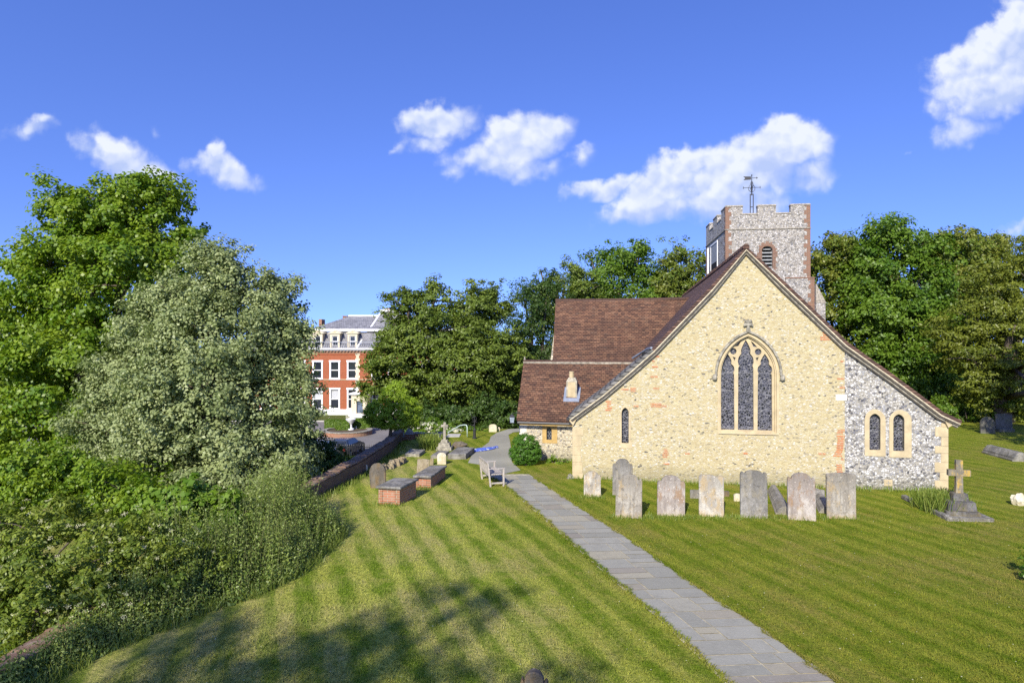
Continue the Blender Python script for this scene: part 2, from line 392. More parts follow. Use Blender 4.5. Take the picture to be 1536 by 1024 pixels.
M['shade_darkened_stone'] = lichen('shade_darkened_stone', (.10, .095, .085), (.15, .145, .13), (.12, .13, .06), .5)  # tree shade is put into this stone colour by darkening it
M['cross_stone'] = lichen('cross_stone', (.22, .20, .16), (.33, .29, .20), (.50, .33, .06), .95)
M['slab_grey'] = lichen('slab_grey', (.15, .145, .13), (.27, .26, .235), (.24, .20, .10), .3)
M['step_dark'] = lichen('step_stone', (.085, .082, .08), (.15, .145, .135), (.30, .24, .08), .35)
M['fillet_grey'] = plain('chimney_stone', (.36, .33, .25), .9, .3, 8)
M['lead'] = plain('lead', (.22, .25, .31), .55, .15, 5, .5)
M['white_paint'] = plain('white_paint', (.78, .78, .77), .5, .04, 4)
M['cream_paint'] = plain('cream_paint', (.60, .53, .38), .7, .08, 4)
M['black_iron'] = plain('black_iron', (.025, .025, .027), .5, .2, 20, .5)
M['barge'] = plain('barge_board', (.10, .085, .07), .8, .25, 9)
M['fillet'] = plain('mortar_fillet', (.50, .44, .31), .9, .25, 8)
M['nettle_stalk'] = plain('nettle_stalk', (.16, .17, .06), .8, .2, 9)
M['bark'] = plain('bark', (.10, .08, .06), .95, .4, 9)
M['teak'] = plain('weathered_teak', (.40, .36, .31), .8, .18, 12)
M['hollow'] = plain('dark_interior', (.012, .012, .014), .9, .1)
M['pane'] = plain('window_pane', (.02, .025, .035), .08, .3, .7, .6)
M['blind'] = plain('window_blind', (.42, .43, .44), .5, .1, 2)
M['louvre'] = plain('louvre_board', (.30, .31, .31), .7, .2, 8)
M['kerb'] = plain('kerb_stone', (.45, .43, .38), .9, .15, 3)
M['soil'] = plain('soil', (.10, .075, .045), .95, .35, 9)
M['rail'] = plain('painted_rail', (.42, .52, .47), .5, .1, 9)

def leaded():
    m, g = material('leaded_glass', 0.18, 0.6)
    v = g.map(g.ob, (14, 14, 11.5))
    ve = g.n('ShaderNodeTexVoronoi', feature='DISTANCE_TO_EDGE', i_Vector=v, i_Scale=1.0)
    vc = g.n('ShaderNodeTexVoronoi', i_Vector=v, i_Scale=1.0)
    r = g.xyz(vc.outputs['Color'])
    gl = g.ramp(r[0], [(0, (.02,.02,.028)), (.45, (.042,.042,.060)), (.8, (.065,.065,.085)), (.93, (.012,.012,.012))], 'CONSTANT')
    line = g.m('SUBTRACT', 1.0, g.step(ve.outputs['Distance'], .03, .12))
    x, y, z = g.xyz(g.ob)
    bar = g.m('LESS_THAN', g.m('FRACT', g.m('MULTIPLY', z, 1.55)), .035)
    line = g.m('MAXIMUM', g.m('MULTIPLY', line, .75), g.m('MULTIPLY', bar, .8))
    setc(g, g.mix(line, gl, (.17, .17, .185)))
    bump(g, g.m('ADD', line, g.m('MULTIPLY', r[1], .6)), .01, .6)
    g.put(g.b.inputs['Roughness'], g.m('ADD', .2, g.m('MULTIPLY', line, .5)))
    return m
M['leaded'] = leaded()
def lattice():
    m, g = material('lattice_glass', 0.15, 0.6)
    x, y, z = g.xyz(g.ob)
    a = g.m('FRACT', g.m('MULTIPLY', g.m('ADD', g.m('MULTIPLY', x, 1.5), z), 6)); b = g.m('FRACT', g.m('MULTIPLY', g.m('SUBTRACT', g.m('MULTIPLY', x, 1.5), z), 6))
    l = g.m('MAXIMUM', g.m('LESS_THAN', a, .16), g.m('LESS_THAN', b, .16))
    setc(g, g.mix(l, (.03, .035, .045), (.2, .2, .21))); return m
M['lattice'] = lattice()

def lawn_mat():
    m, g = material('mown_grass', 0.95, 0.04)
    x, y, z = g.xyz(g.ob)
    a = R(20)
    q = g.m('ADD', g.m('MULTIPLY', x, math.cos(a)), g.m('MULTIPLY', y, math.sin(a)))     # across the mowing stripes
    p = g.m('SUBTRACT', g.m('MULTIPLY', y, math.cos(a)), g.m('MULTIPLY', x, math.sin(a)))
    wv = g.noise(g.comb(g.m('MULTIPLY', q, .5), g.m('MULTIPLY', p, .12), 0), 1.0, 3, .55)
    s = g.m('SINE', g.m('MULTIPLY', g.m('ADD', q, g.m('MULTIPLY', g.m('SUBTRACT', wv, .5), .85)), 2*math.pi/.69))
    streak = g.noise(g.comb(g.m('MULTIPLY', q, 5.0), g.m('MULTIPLY', p, .8), 0), 1.0, 5, .65)
    left = g.step(g.m('ADD', x, g.m('MULTIPLY', y, .32)), 9.0, 2.5)
    amp = g.m('ADD', .46, g.m('MULTIPLY', left, .44))
    mott = g.noise(g.ob, 1.1, 5, .7)
    st = g.step(g.m('ADD', g.m('MULTIPLY', s, amp), g.m('ADD', g.m('MULTIPLY', g.m('SUBTRACT', streak, .5), 3.4), g.m('MULTIPLY', g.m('SUBTRACT', mott, .5), 2.3))), -1.0, 1.0)
    patch = g.noise(g.ob, .33, 5, .62)
    c = g.mix(st, g.mix(left, (.135, .200, .010), (.17, .26, .017)), g.mix(left, (.335, .34, .045), (.515, .525, .100)))
    dry = g.m('MULTIPLY', g.step(g.m('ADD', patch, g.m('ADD', g.m('MULTIPLY', streak, .35), g.m('MULTIPLY', left, .06))), .64, .84), g.m('ADD', .35, g.m('MULTIPLY', st, .5)))
    c = g.mix(dry, c, g.mix(left, (.34, .27, .075), (.52, .45, .17)))
    f1 = g.noise(g.ob, 11, 5, .75); f2 = g.noise(g.ob, 30, 4, .75); f3 = g.noise(g.ob, 3.1, 4, .65)
    c = g.mix(g.m('MULTIPLY', g.step(f1, .40, .66), .60), c, (.085, .155, .010))
    c = g.mix(g.m('MULTIPLY', g.step(f3, .48, .68), .60), c, g.mix(left, (.26, .25, .035), (.40, .40, .085)))
    c = g.mix(g.m('MULTIPLY', g.step(f2, .52, .66), .60), c, g.mix(left, (.31, .31, .05), (.50, .50, .13)))
    c = g.mix(g.m('MULTIPLY', g.step(f2, .48, .36), .60), c, (.055, .090, .010))
    daisy = g.m('GREATER_THAN', g.noise(g.ob, 30, 1, .5), .795)
    c = g.mix(g.m('MULTIPLY', daisy, .7), c, (.5, .48, .3))
    far = g.step(y, 40, 60)
    setc(g, g.mix(far, c, (.10, .12, .03)))
    bump(g, g.m('ADD', f2, g.m('MULTIPLY', f1, 1.3)), 0.05, 1.0)
    return m
M['lawn'] = lawn_mat()

def slabs_mat():
    m, g = material('paving_slabs', 0.8, 0.3)
    at = g.n('ShaderNodeAttribute', attribute_name='var').outputs['Fac']
    c = g.ramp(at, [(0, (.255,.248,.195)), (.35, (.29,.282,.225)), (.62, (.315,.305,.242)), (.86, (.34,.31,.215)), (1, (.255,.23,.18))])
    n = g.noise(g.ob, 2.2, 6, .68); n2 = g.noise(g.ob, 24, 4, .65)
    c = g.mix(g.m('MULTIPLY', g.step(n, .45, .7), .4), c, (.195, .185, .145))
    c = g.mix(g.m('MULTIPLY', g.step(n2, .52, .72), .35), c, (.42, .39, .33))
    c = g.mix(g.m('MULTIPLY', g.step(g.noise(g.ob, 8, 5, .75), .66, .73), .55), c, (.42, .41, .37))
    setc(g, c); bump(g, g.m('ADD', n, n2), .01, .6); return m
M['slabs'] = slabs_mat()
M['joint'] = plain('joint_mortar', (.40, .36, .25), .95, .3, 6)
def asphalt(name, c):
    m, g = material(name, .9, .3); n = g.noise(g.ob, .35, 5, .6); n2 = g.noise(g.ob, 60, 2)
    k = g.mix(g.step(n, .35, .7), tuple(x*.85 for x in c), tuple(x*1.15 for x in c))
    setc(g, g.mix(g.m('MULTIPLY', g.step(n2, .5, .7), .3), k, tuple(x*1.5 for x in c))); return m
M['drive'] = asphalt('drive_asphalt', (.19, .175, .16))
M['path_tar'] = asphalt('path_asphalt', (.29, .28, .222))

L = {
 'lime': leaf('lime_leaf', (.085, .175, .009), (.235, .315, .026), .34),
 'grey': leaf('grey_leaf', (.155, .205, .068), (.355, .400, .175), .25, (1.2, 1.3, .7)),
 'elder': leaf('elder_leaf', (.085, .140, .012), (.255, .300, .042), .3),
 'nettle': leaf('nettle_leaf', (.095, .155, .022), (.270, .335, .078), .3),
 'fresh': leaf('fresh_leaf', (.090, .185, .012), (.215, .320, .034), .36),
 'syca': leaf('broad_leaf', (.060, .135, .010), (.165, .255, .026), .34),
 'rust': leaf('seeded_leaf', (.070, .135, .012), (.215, .225, .034), .3),
 'yew': leaf('yew_leaf', (.066, .110, .012), (.180, .235, .036), .2),
 'olive': leaf('olive_yew_leaf', (.085, .115, .010), (.195, .220, .026), .22),
 'dark': leaf('dark_leaf', (.030, .070, .012), (.085, .140, .024), .3),
 'box': leaf('box_leaf', (.045, .130, .010), (.120, .245, .026), .25),
 'gold': leaf('gold_leaf', (.220, .300, .012), (.380, .420, .025), .3),
 'bay': leaf('variegated_leaf', (.150, .260, .012), (.380, .500, .045), .28),
 'grass': leaf('grass_blade', (.100, .170, .020), (.260, .300, .065), .3),
 'petal': leaf('cream_petal', (.46, .45, .24), (.58, .56, .34), .2),
 'petalw': leaf('white_petal', (.62, .60, .46), (.74, .72, .62), .2),
}

# ------------------------------------------------------------------ ground, path, drive
def smooth(a, b, x):
    t = min(1, max(0, (x-a)/(b-a))); return t*t*(3-2*t)
WALL = [(-7.9, 2.0), (-7.18, 9.5), (-6.45, 18.5), (-5.95, 21.8), (-5.6, 24.0), (-5.36, 28.7), (-5.55, 33.0), (-5.6, 60.0)]
def xw(y):
    for (x0, y0), (x1, y1) in zip(WALL, WALL[1:]):
        if y <= y1: return x0+(x1-x0)*(y-y0)/(y1-y0)
    return WALL[-1][0]
def gz(x, y):
    s = x-xw(y)
    low = -1.0-3.4*smooth(12, 46, y)
    hi = -4.4*smooth(36, 52, y)*(1-smooth(1.5, 9, x))
    k = smooth(-.42, -.08, s)
    return low*(1-k)+hi*k if y < 60 else -4.4*(1-smooth(1.5, 9, x))
def ground():
    ss = [-600, -300, -150, -80, -50, -35, -25, -18, -13, -10, -8, -6, -4.5, -3.2, -2.2, -1.4, -.9, -.6, -.42, -.34, -.25, -.16, -.08, 0, .3]+[.3+.7*k for k in range(1, 40)]+[32, 38, 48, 65, 100, 200, 400, 700]
    ys = [-300, -100, -40, -20, -10, -5]+[-2+.8*k for k in range(0, 90)]+[73, 78, 85, 95, 110, 140, 200, 400, 900]
    vs, fs = [], []
    rn = random.Random(3)
    for y in ys:
        for s in ss:
            x = s+xw(max(2.0, y)); z = gz(x, y)
            if s > .5 and 4 < y < 40 and s < 36: z += rn.uniform(-.008, .008)
            vs.append((x, y, z))
    n = len(ss)
    for j in range(len(ys)-1):
        for i in range(n-1): fs.append((j*n+i, j*n+i+1, (j+1)*n+i+1, (j+1)*n+i))
    b = MB(); b.add(vs, fs); o = b.build('lawn', M['lawn'], smooth=True); tag(o, kind='structure'); return o
ground()

PL = [(3.80, 7.2), (3.14, 9.375), (2.69, 11.47), (2.15, 13.33), (1.46, 15.95), (.68, 18.9), (-.12, 21.7), (-.75, 23.6)]
PR = [(5.42, 7.2), (4.75, 9.375), (4.34, 11.16), (3.8, 12.85), (3.02, 15.95), (1.98, 19.4), (1.05, 22.6), (.45, 24.6)]
def along(pl, y):
    for (x0, y0), (x1, y1) in zip(pl, pl[1:]):
        if y <= y1: break
    return x0+(x1-x0)*(y-y0)/(y1-y0)
def path():
    rn = random.Random(11)
    vs, fs, var = [], [], []
    j = MB()
    N_ = 30
    for k in range(N_+1):
        y = 7.2+(24.1-7.2)*k/N_; j.v += [(along(PL, y)-.03, y, .012), (along(PR, y)+.03, y, .012)]
    j.f = [(2*k, 2*k+1, 2*k+3, 2*k+2) for k in range(N_)]
    root = j.build('path', M['joint']); tag(root, kind='structure')
    y = 7.25; gap = .011
    while y < 23.6:
        h = rn.uniform(.42, .80)
        cuts = [0.0]
        while cuts[-1] < 1: cuts.append(cuts[-1]+rn.choice((.24, .30, .36, .44, .52, .6)))
        cuts[-1] = 1.0
        if cuts[-1]-cuts[-2] < .13: cuts.pop(-2)
        for a, b in zip(cuts, cuts[1:]):
            rows = [(y, y+h)] if rn.random() < .75 else [(y, y+h*.5), (y+h*.5, y+h)]
            for (y0, y1) in rows:
                w0 = along(PR, y0)-along(PL, y0); ga = gap/w0
                dz = rn.uniform(0, .006); sk = .10
                def pt(t, yy): 
                    yy2 = yy+sk*(t-.5)*1.2
                    return (along(PL, yy2)+(along(PR, yy2)-along(PL, yy2))*t, yy2, .018+dz+rn.uniform(-.001, .001))
                q = [pt(a+ga, y0+gap), pt(b-ga, y0+gap), pt(b-ga, y1-gap), pt(a+ga, y1-gap)]
                n = len(vs); vs += q; fs.append((n, n+1, n+2, n+3)); var.append(rn.random())
        y += h
    me = bpy.data.meshes.new('slabs'); me.from_pydata(vs, [], fs)
    at = me.attributes.new('var', 'FLOAT', 'FACE'); at.data.foreach_set('value', var); me.update()
    link('paving', me, M['slabs'], root)
    pts = [G(745,713), G(722,697), G(702,694), G(708,682), G(721,672), G(733.6,663), G(736,655), G(745,649), G(762,643.5), G(790,642),
           G(790,646.5), G(770,648), G(762.5,652), G(765,661.6), G(767,677), G(768,693), G(781,705)]
    b = MB(); n = len(pts); b.v = [(x, y, .008) for x, y in pts]
    tr = tessellate_polygon([[Vector((x, y, 0)) for x, y in pts]])
    for t in tr:
        a, c, d = (Vector(pts[i]) for i in t)
        b.f.append(tuple(t) if (c-a).cross(d-a) > 0 else (t[0], t[2], t[1]))
    tag(b.build('tarred_path', M['path_tar']), kind='structure')
path()
b = MB(); b.add([(-60, 53, -4.385), (-4.0, 53, -4.385), (-3.2, 60, -4.385), (-4.5, 74.8, -4.385), (-60, 75.2, -4.385)], [(0, 1, 2, 3, 4)])
tag(b.build('drive', M['drive']), kind='structure')
b = MB()
for k in range(28): b.box(-34+k*1.0, -33.02+k*1.0, 75.0, 75.22, -4.45, -4.27)
tag(b.build('drive_kerb', M['kerb'], bevel=.02), kind='structure')


# ------------------------------------------------------------------ the church
church = empty('church', 'old flint church with brown tiled roofs, a cream east gable and a battlemented tower', 'church', CO, -TH)
yr = random.Random(21)
def shrink(pts, d):                                   # push a profile open polyline inwards (downwards)
    out = []
    for i, p in enumerate(pts):
        a = Vector(pts[max(i-1, 0)]); c = Vector(pts[min(i+1, len(pts)-1)]); q = Vector(p)
        n = Vector((0, 0)); 
        for u, v in ((a, q), (q, c)):
            e = v-u
            if e.length > 1e-6: n += Vector((e.y, -e.x)).normalized()
        n.normalize()
        if n.y > 0: n = -n
        out.append((q.x+n.x*d, q.y+n.y*d))
    return out
LP = [W(853, 624), W(902, 588), W(943, 553), W(977, 523)]                       # left, lower slope, rising
APX = W(1118, 370)
RP = [W(1271, 514), W(1340, 563), W(1412, 617), W(1440, 630)]
PROF = LP+[W(1064, 431)]+[APX]+[W(1180, 427)]+RP
wall_top = shrink(PROF, .16)
UJ = W(1267, 700)[0]; UR = W(1422, 700)[0]; UL = 0.0
def top_at(u):
    for (a, za), (c, zc) in zip(wall_top, wall_top[1:]):
        if a <= u <= c: return za+(zc-za)*(u-a)/(c-a)
    return wall_top[0][1] if u < wall_top[0][0] else wall_top[-1][1]
def arch(x0, x1, zb, zs, zt, n=9):                     # pointed opening, anticlockwise from lower left
    a = (x1-x0)/2; h = zt-zs; cx = (x0+x1)/2; pts = [(x0, zb), (x1, zb)]
    if h >= a:
        r = (h*h+a*a)/(2*a); th = math.asin(min(1, h/r))
        for k in range(n+1):
            t = th*k/n; pts.append((x1-r+r*math.cos(t), zs+r*math.sin(t)))
        for k in range(n-1, -1, -1):
            t = th*k/n; pts.append((x0+r-r*math.cos(t), zs+r*math.sin(t)))
    else:
        for k in range(2*n+1):
            t = math.pi*k/(2*n); pts.append((cx+a*math.cos(t), zs+h*math.sin(t)))
    return pts
def cusp(loop, d=.05, skip=2):                          # foils: two cusps bite into each side of an arched head
    m = len(loop)-skip; cx = sum(p[0] for p in loop)/len(loop); out = list(loop[:skip])
    for i in range(m):
        t = abs(i-(m-1)/2)/((m-1)/2)                    # 1 at springing, 0 at the point
        bite = max(0, 1-abs(t-.50)/.13)+.9*max(0, 1-abs(t-.93)/.10); p = loop[skip+i]
        grow = .35*math.exp(-((t-.72)/.12)**2)
        k = d*(bite-grow); sx = 1 if p[0] < cx else -1
        out.append((p[0]+sx*k, p[1]-.3*k*(t < .8)))
    return out

# openings in the gable
e0, e1 = W(1078.5, 646)[0], W(1166.5, 646)[0]
ez0, ezs, ezt = W(1122, 650)[1], W(1122, 563)[1], W(1122, 502)[1]
EAST = arch(e0, e1, ez0, ezs, ezt, 12)
l0, l1 = W(932.5, 640)[0], W(943, 640)[0]
LANC = arch(l0, l1, W(938, 664)[1], W(938, 619)[1], W(938, 611)[1], 5)
def win(pl, pr, yb, ys, yt, n=7): return arch(W(pl, yb)[0], W(pr, yb)[0], W((pl+pr)/2, yb)[1], W((pl+pr)/2, ys)[1], W((pl+pr)/2, yt)[1], n)
SW = [win(1304.3, 1320.6, 674.4, 629.5, 620.3), win(1340, 1356.5, 676, 630.5, 621.2)]
SS = [win(1297, 1328.5, 684, 629.8, 613.5), win(1333.8, 1367.5, 686, 631, 614.5)]

left_wall = [(UL, -.3), (UJ, -.3), (UJ, top_at(UJ))]+[p for p in reversed(wall_top) if UL < p[0] < UJ]+[(UL, top_at(UL))]
MB().plate([left_wall, EAST, LANC], 0, .62).build('gable_wall', M['yellow_flint'], church)['label'] = 'cream limewashed flint gable wall'
right_wall = [(UJ, -.3), (UR, -.3), (UR, top_at(UR))]+[p for p in reversed(wall_top) if UJ < p[0] < UR]+[(UJ, top_at(UJ))]
MB().plate([right_wall]+SW, .012, .62).build('aisle_wall', M['white_flint'], church)['label'] = 'grey and white knapped flint wall of the aisle end'
bk = MB().box(0.2, UR-.2, .70, .74, 0, 2.2).box(2.5, 9, .72, .76, 2.2, 4.6); bk.build('dark_interior', M['hollow'], church)
# side walls
MB().box(UL+.02, UL+.6, .62, 14, -.3, top_at(UL)-.05).build('side_wall', M['vestry_flint'], church)
MB().box(UR-.6, UR-.02, .62, 16, -.3, top_at(UR)-.05).build('side_wall', M['white_flint'], church)

def slope(name, pts, v0, v1, m, th=.11, sag=0.0, nv=14):
    """roof slope: profile pts (u,z), pushed from v0 to v1, with a little unevenness"""
    rn = random.Random(len(pts)+int(v1*10)); b = MB(); dn = shrink(pts, th); n = len(pts)
    for k in range(nv+1):
        v = v0+(v1-v0)*k/nv; w = [rn.uniform(-.018, .018) if 0 < k < nv else 0 for _ in pts]
        b.v += [(p[0], v, p[1]+w[i]-sag*math.sin(math.pi*k/nv)) for i, p in enumerate(pts)]+[(p[0], v, p[1]-sag*math.sin(math.pi*k/nv)) for p in dn]
    s = 2*n
    for k in range(nv):
        for i in range(n-1):
            a = k*s+i; c = (k+1)*s+i
            b.f += [(a, c, c+1, a+1), (a+n, a+n+1, c+n+1, c+n)]
        b.f += [(k*s, k*s+n, (k+1)*s+n, (k+1)*s), (k*s+n-1, (k+1)*s+n-1, (k+1)*s+2*n-1, k*s+2*n-1)]
    for k in (0, nv):
        for i in range(n-1):
            q = (k*s+i, k*s+i+1, k*s+n+i+1, k*s+n+i); b.f.append(q if k == 0 else q[::-1])
    return b.build(name, m, church)
brk = LP[3]
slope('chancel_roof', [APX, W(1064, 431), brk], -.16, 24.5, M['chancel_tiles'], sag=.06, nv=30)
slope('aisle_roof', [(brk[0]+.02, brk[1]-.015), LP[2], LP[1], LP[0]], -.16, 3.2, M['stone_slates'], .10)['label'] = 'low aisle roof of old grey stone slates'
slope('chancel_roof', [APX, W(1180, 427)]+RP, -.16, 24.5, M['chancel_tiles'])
b = MB()
for k in range(60):
    v = -.17+k*.41; b.tube([(APX[0], v, APX[1]-.03), (APX[0], v+.40, APX[1]-.03)], [.115, .10], 10)
b.build('ridge_tile', M['chancel_tiles'], church)
# lead flashing along the head of the slates
q = W(941, 529, 2.2)
MB().tube([(brk[0], -.15, brk[1]+.03), (brk[0]-.10, 1.4, brk[1]-.02), (brk[0]-.32, 2.4, brk[1]-.20), (brk[0]-.62, 3.1, brk[1]-.42)], .045, 6).build('flashing', M['lead'], church)

def verge(name, m, d0, d1, va, vb):
    a = shrink(PROF, d0); c = shrink(PROF, d1); b = MB()
    b.plate([[p for p in a]+[p for p in reversed(c)]], va, vb); return b.build(name, m, church)
verge('verge_fillet', M['fillet'], .112, .15, -.175, -.02)
verge('barge_board', M['barge'], .15, .20, -.15, -.02)
verge('barge_moulding', M['old_stone'], .20, .255, -.10, -.005)
verge('barge_board', M['barge'], .255, .29, -.075, -.005)
def kneeler(u, sgn):
    z = top_at(u); b = MB()
    b.prism([(u-.03*sgn, z-.24), (u+.30*sgn, z-.02), (u+.34*sgn, z+.03), (u-.25*sgn, z+.22)] if sgn > 0 else
            [(u+.03, z-.24), (u+.25, z+.22), (u-.12, z+.0), (u-.14, z-.04)], -.10, .5)
    b.build('kneeler', M['dressed'], church)
kneeler(UR, 1); kneeler(UL, -1)
# quoins
b = MB(); z = -.2; k = 0
zt = top_at(UR)-.10
while z < zt:
    h = yr.uniform(.24, .36); w = (.23, .40)[k % 2] + yr.uniform(-.03, .03); b.box(UR-w, UR+.012, -.008, .3, z, min(z+h-.006, zt)); z += h; k += 1
b.build('quoin', M['dressed'], church, bevel=.006)
b = MB(); z = -.2
while z < top_at(UL)-.35:
    h = yr.uniform(.25, .4); b.box(UL-.012, UL+yr.uniform(.26, .42), -.012, .3, z, z+h-.005); z += h
b.build('quoin', M['dressed'], church, bevel=.01)
b = MB(); b.taper(UL-.28, UL+.10, -.20, .2, -.2, .14, .12); b.build('footing', M['old_stone'], church, bevel=.05, warp=.03, cuts=2)
# brick repairs in the cream wall: (x, y, w, rows)
M['repair_brick'] = bricks('repair_brick', (.50, .20, .085), (.44, .19, .10), (.5, .4, .25))
def repair(px, py, wpx, rows, jag=.5):
    b = MB()
    u, z = W(px, py); w = wpx*22.5/F
    for r in range(rows):
        a = u-w/2+yr.uniform(-jag, jag)*w*.35; e = u+w/2+yr.uniform(-jag, jag)*w*.35
        while a < e-.05:
            l = min(yr.choice((.11, .22, .22)), e-a); b.box(a+.006, a+l-.006, -.009-yr.uniform(0, .004), .05, z-r*.078, z-r*.078+.062); a += l
    b.build('brick_repair', M['repair_brick'], church)
for q in [(913, 603, 8, 5), (950, 584, 8, 2), (938, 585, 12, 1), (984, 607, 17, 2), (991, 610, 14, 1), (981, 566, 9, 1), (984, 551, 9, 1), (984, 536, 8, 1), (980, 543, 6, 1),
          (998, 676, 8, 4), (1030, 681, 8, 1), (1000, 697, 8, 1), (953, 610, 8, 1), (1117, 681, 8, 1), (1232, 682, 12, 1), (1240, 500, 14, 4), (1261, 569, 8, 1), (1263, 582, 8, 1),
          (1263, 543, 6, 1), (1261, 655, 11, 8), (1257, 672, 7, 1), (1257, 681, 10, 2), (1264, 690, 5, 1), (1259, 699, 8, 4), (985, 584, 9, 1), (1262, 647, 10, 2)]:
    repair(*q)

u, z = W(1263, 596); MB().box(u-.2, u+.16, -.012, .05, z-.1, z+.1).build('white_block', plain('white_stone', (.68, .66, .60), .9, .1), church, bevel=.01)
u, z = W(1332.5, 724)
MB().box(u-.13, u+.13, -.006, .05, z-.11, z+.11).build('foundation_stone', M['dressed'], church, bevel=.008)
MB().box(u-.07, u+.07, -.012, .0, z-.014, z+.014).box(u-.014, u+.014, -.012, .0, z-.07, z-.0145).box(u-.014, u+.014, -.012, .0, z+.0145, z+.07).build('carved_cross', M['old_stone'], church)

# east window
ew = empty('east_window', None, None); ew.parent = church
def outset(loop, d):
    cx = sum(p[0] for p in loop)/len(loop); n = len(loop); out = []
    for i, p in enumerate(loop):
        a, c = Vector(loop[i-1]), Vector(loop[(i+1) % n]); q = Vector(p)
        e1_, e2_ = (q-a), (c-q); nn = Vector((0, 0))
        for e in (e1_, e2_):
            if e.length > 1e-6: nn += Vector((e.y, -e.x)).normalized()
        nn = nn.normalized()*d/max(.5, abs(nn.normalized().dot(Vector((e1_.y, -e1_.x)).normalized())))
        out.append((q.x+nn.x, q.y+nn.y))
    return out
def lt(xl, xr, ys, yt, dd=.045): return cusp(arch(W(xl, 646)[0], W(xr, 646)[0], W(1120, 645.5)[1], W((xl+xr)/2, ys)[1], W((xl+xr)/2, yt)[1], 16), dd)
lights = [lt(1080.9, 1102.6, 562, 529.5), lt(1107.8, 1131.7, 552, 509.5), lt(1137.4, 1159.6, 563, 530.5)]
def circ(px, py, r, n=14):
    u, z = W(px, py); return [(u+r*math.cos(2*math.pi*k/n), z+r*math.sin(2*math.pi*k/n)) for k in range(n)]
def poly(*pp): return [W(*p) for p in pp]
eyes = [circ(1101, 526.8, .112), circ(1138.4, 527.6, .112)]
tri = [poly((1099.8, 534.8), (1104.6, 536.5), (1102.6, 541.5)), poly((1134.6, 537), (1139.4, 535.4), (1137, 542)),
       poly((1103, 519.5), (1110, 513), (1113, 510.5), (1108.6, 519)), poly((1127, 511), (1131, 514), (1137, 520.4), (1131.4, 520)),
       ]
frame_in = outset(EAST, -.0)
MB().plate([EAST]+lights+eyes+tri, .13, .30).build('tracery', M['dressed'], ew)
MB().plate([outset(EAST, .045), outset(EAST, -.035)], -.012, .13).build('outer_order', M['dressed'], ew)
MB().plate([outset(EAST, -.0352), outset(EAST, -.075)], .05, .13).build('inner_order', M['dressed'], ew)
MB().plate([outset(EAST, -.02)], .22, .225).build('leaded_glass', M['leaded'], ew)
hood_o, hood_i = outset(EAST, .15)[2:], outset(EAST, .07)[2:]
MB().plate([hood_o+hood_i[::-1]], -.085, .02).build('hood_mould', M['old_stone'], ew, bevel=.012)
for pt in (hood_o[0], hood_o[-1]):
    MB().lathe([(.02, -.13), (.075, -.10), (.09, -.02), (.07, .06), (.03, .10)], n=10).build('label_stop', M['old_stone'], ew, (pt[0], -.06, pt[1]-.06), warp=.01)
u, z = W(1122, 495)
f = MB().box(u-.06, u+.06, -.10, .02, z-.05, z+.08)
f.tube([(u, -.05, z+.05), (u, -.05, z+.38)], [.05, .03], 8)
for s in (-1, 1):
    f.tube([(u, -.05, z+.17), (u+s*.10, -.06, z+.20), (u+s*.15, -.07, z+.14)], [.05, .065, .03], 8); f.tube([(u, -.05, z+.24), (u+s*.09, -.06, z+.31), (u+s*.08, -.07, z+.36)], [.04, .055, .02], 8)
f.build('carved_finial', M['old_stone'], ew, warp=.008)
MB().hexa([(e0-.02, -.05, ez0-.02), (e1+.02, -.05, ez0-.02), (e1+.02, .3, ez0-.02), (e0-.02, .3, ez0-.02)], [(e0-.02, -.04, ez0+.0), (e1+.02, -.04, ez0+.0), (e1+.02, .3, ez0+.10), (e0-.02, .3, ez0+.10)]).build('sill', M['dressed'], ew)

def small_window(name, opening, surround, glass, y=-.015, label=None):
    w = empty(name, None, None); w.parent = church
    if label: w['label'] = label
    MB().plate([surround, opening], y, .14).build('stone_surround', M['dressed'], w, bevel=.006)
    MB().plate([outset(opening, .01)], .16, .165).build('leaded_glass', glass, w)
    return w
lsur = [W(931, 672)]+[W(948, 672)]+[W(948, 664), W(946, 660), W(946.5, 640), W(946, 620), W(943.5, 611), W(938.2, 605.5), W(933, 611), W(930, 620), W(929.5, 640), W(930, 660)]
small_window('lancet_window', LANC, lsur, M['leaded'], -.012)
for o, s in zip(SW, SS): small_window('aisle_window', o, s, M['leaded'], -.010)

# vestry with its own roof
VW = 3.4
v0u, v1u = W(779.5, 660, VW)[0], UL+.02
vz_e = W(815, 632, VW)[1]
vo = [W(819.8, 659, VW), W(827.6, 659, VW)]
VO = arch(vo[0][0], vo[1][0], vo[0][1], W(824, 645, VW)[1], W(824, 640, VW)[1], 6)
MB().plate([[(v0u, -.3), (v1u, -.3), (v1u, vz_e), (v0u, vz_e)], VO], VW, VW+.4).build('vestry_wall', M['vestry_flint'], church)
MB().box(v0u, v0u+.4, VW+.4, VW+6, -.3, vz_e+.2).build('side_wall', M['vestry_flint'], church)
MB().box(v0u-.012, v0u+.30, VW-.012, VW+.4, -.2, vz_e-.12).build('quoin', plain('pale_render', (.60, .57, .50), .9, .1), church, bevel=.008)
MB().box(v0u, v1u, VW-.02, VW+.1, vz_e-.16, vz_e).build('wall_plate', M['ochre'], church)
a, c = W(813.5, 664, VW), W(836, 637.5, VW)
vw = empty('vestry_window', None, None); vw.parent = church
MB().plate([[a, (c[0], a[1]), c, (a[0], c[1])], VO], VW-.015, VW+.12).build('stone_surround', M['ochre'], vw)
MB().plate([outset(VO, .01)], VW+.14, VW+.145).build('leaded_glass', M['lattice'], vw)
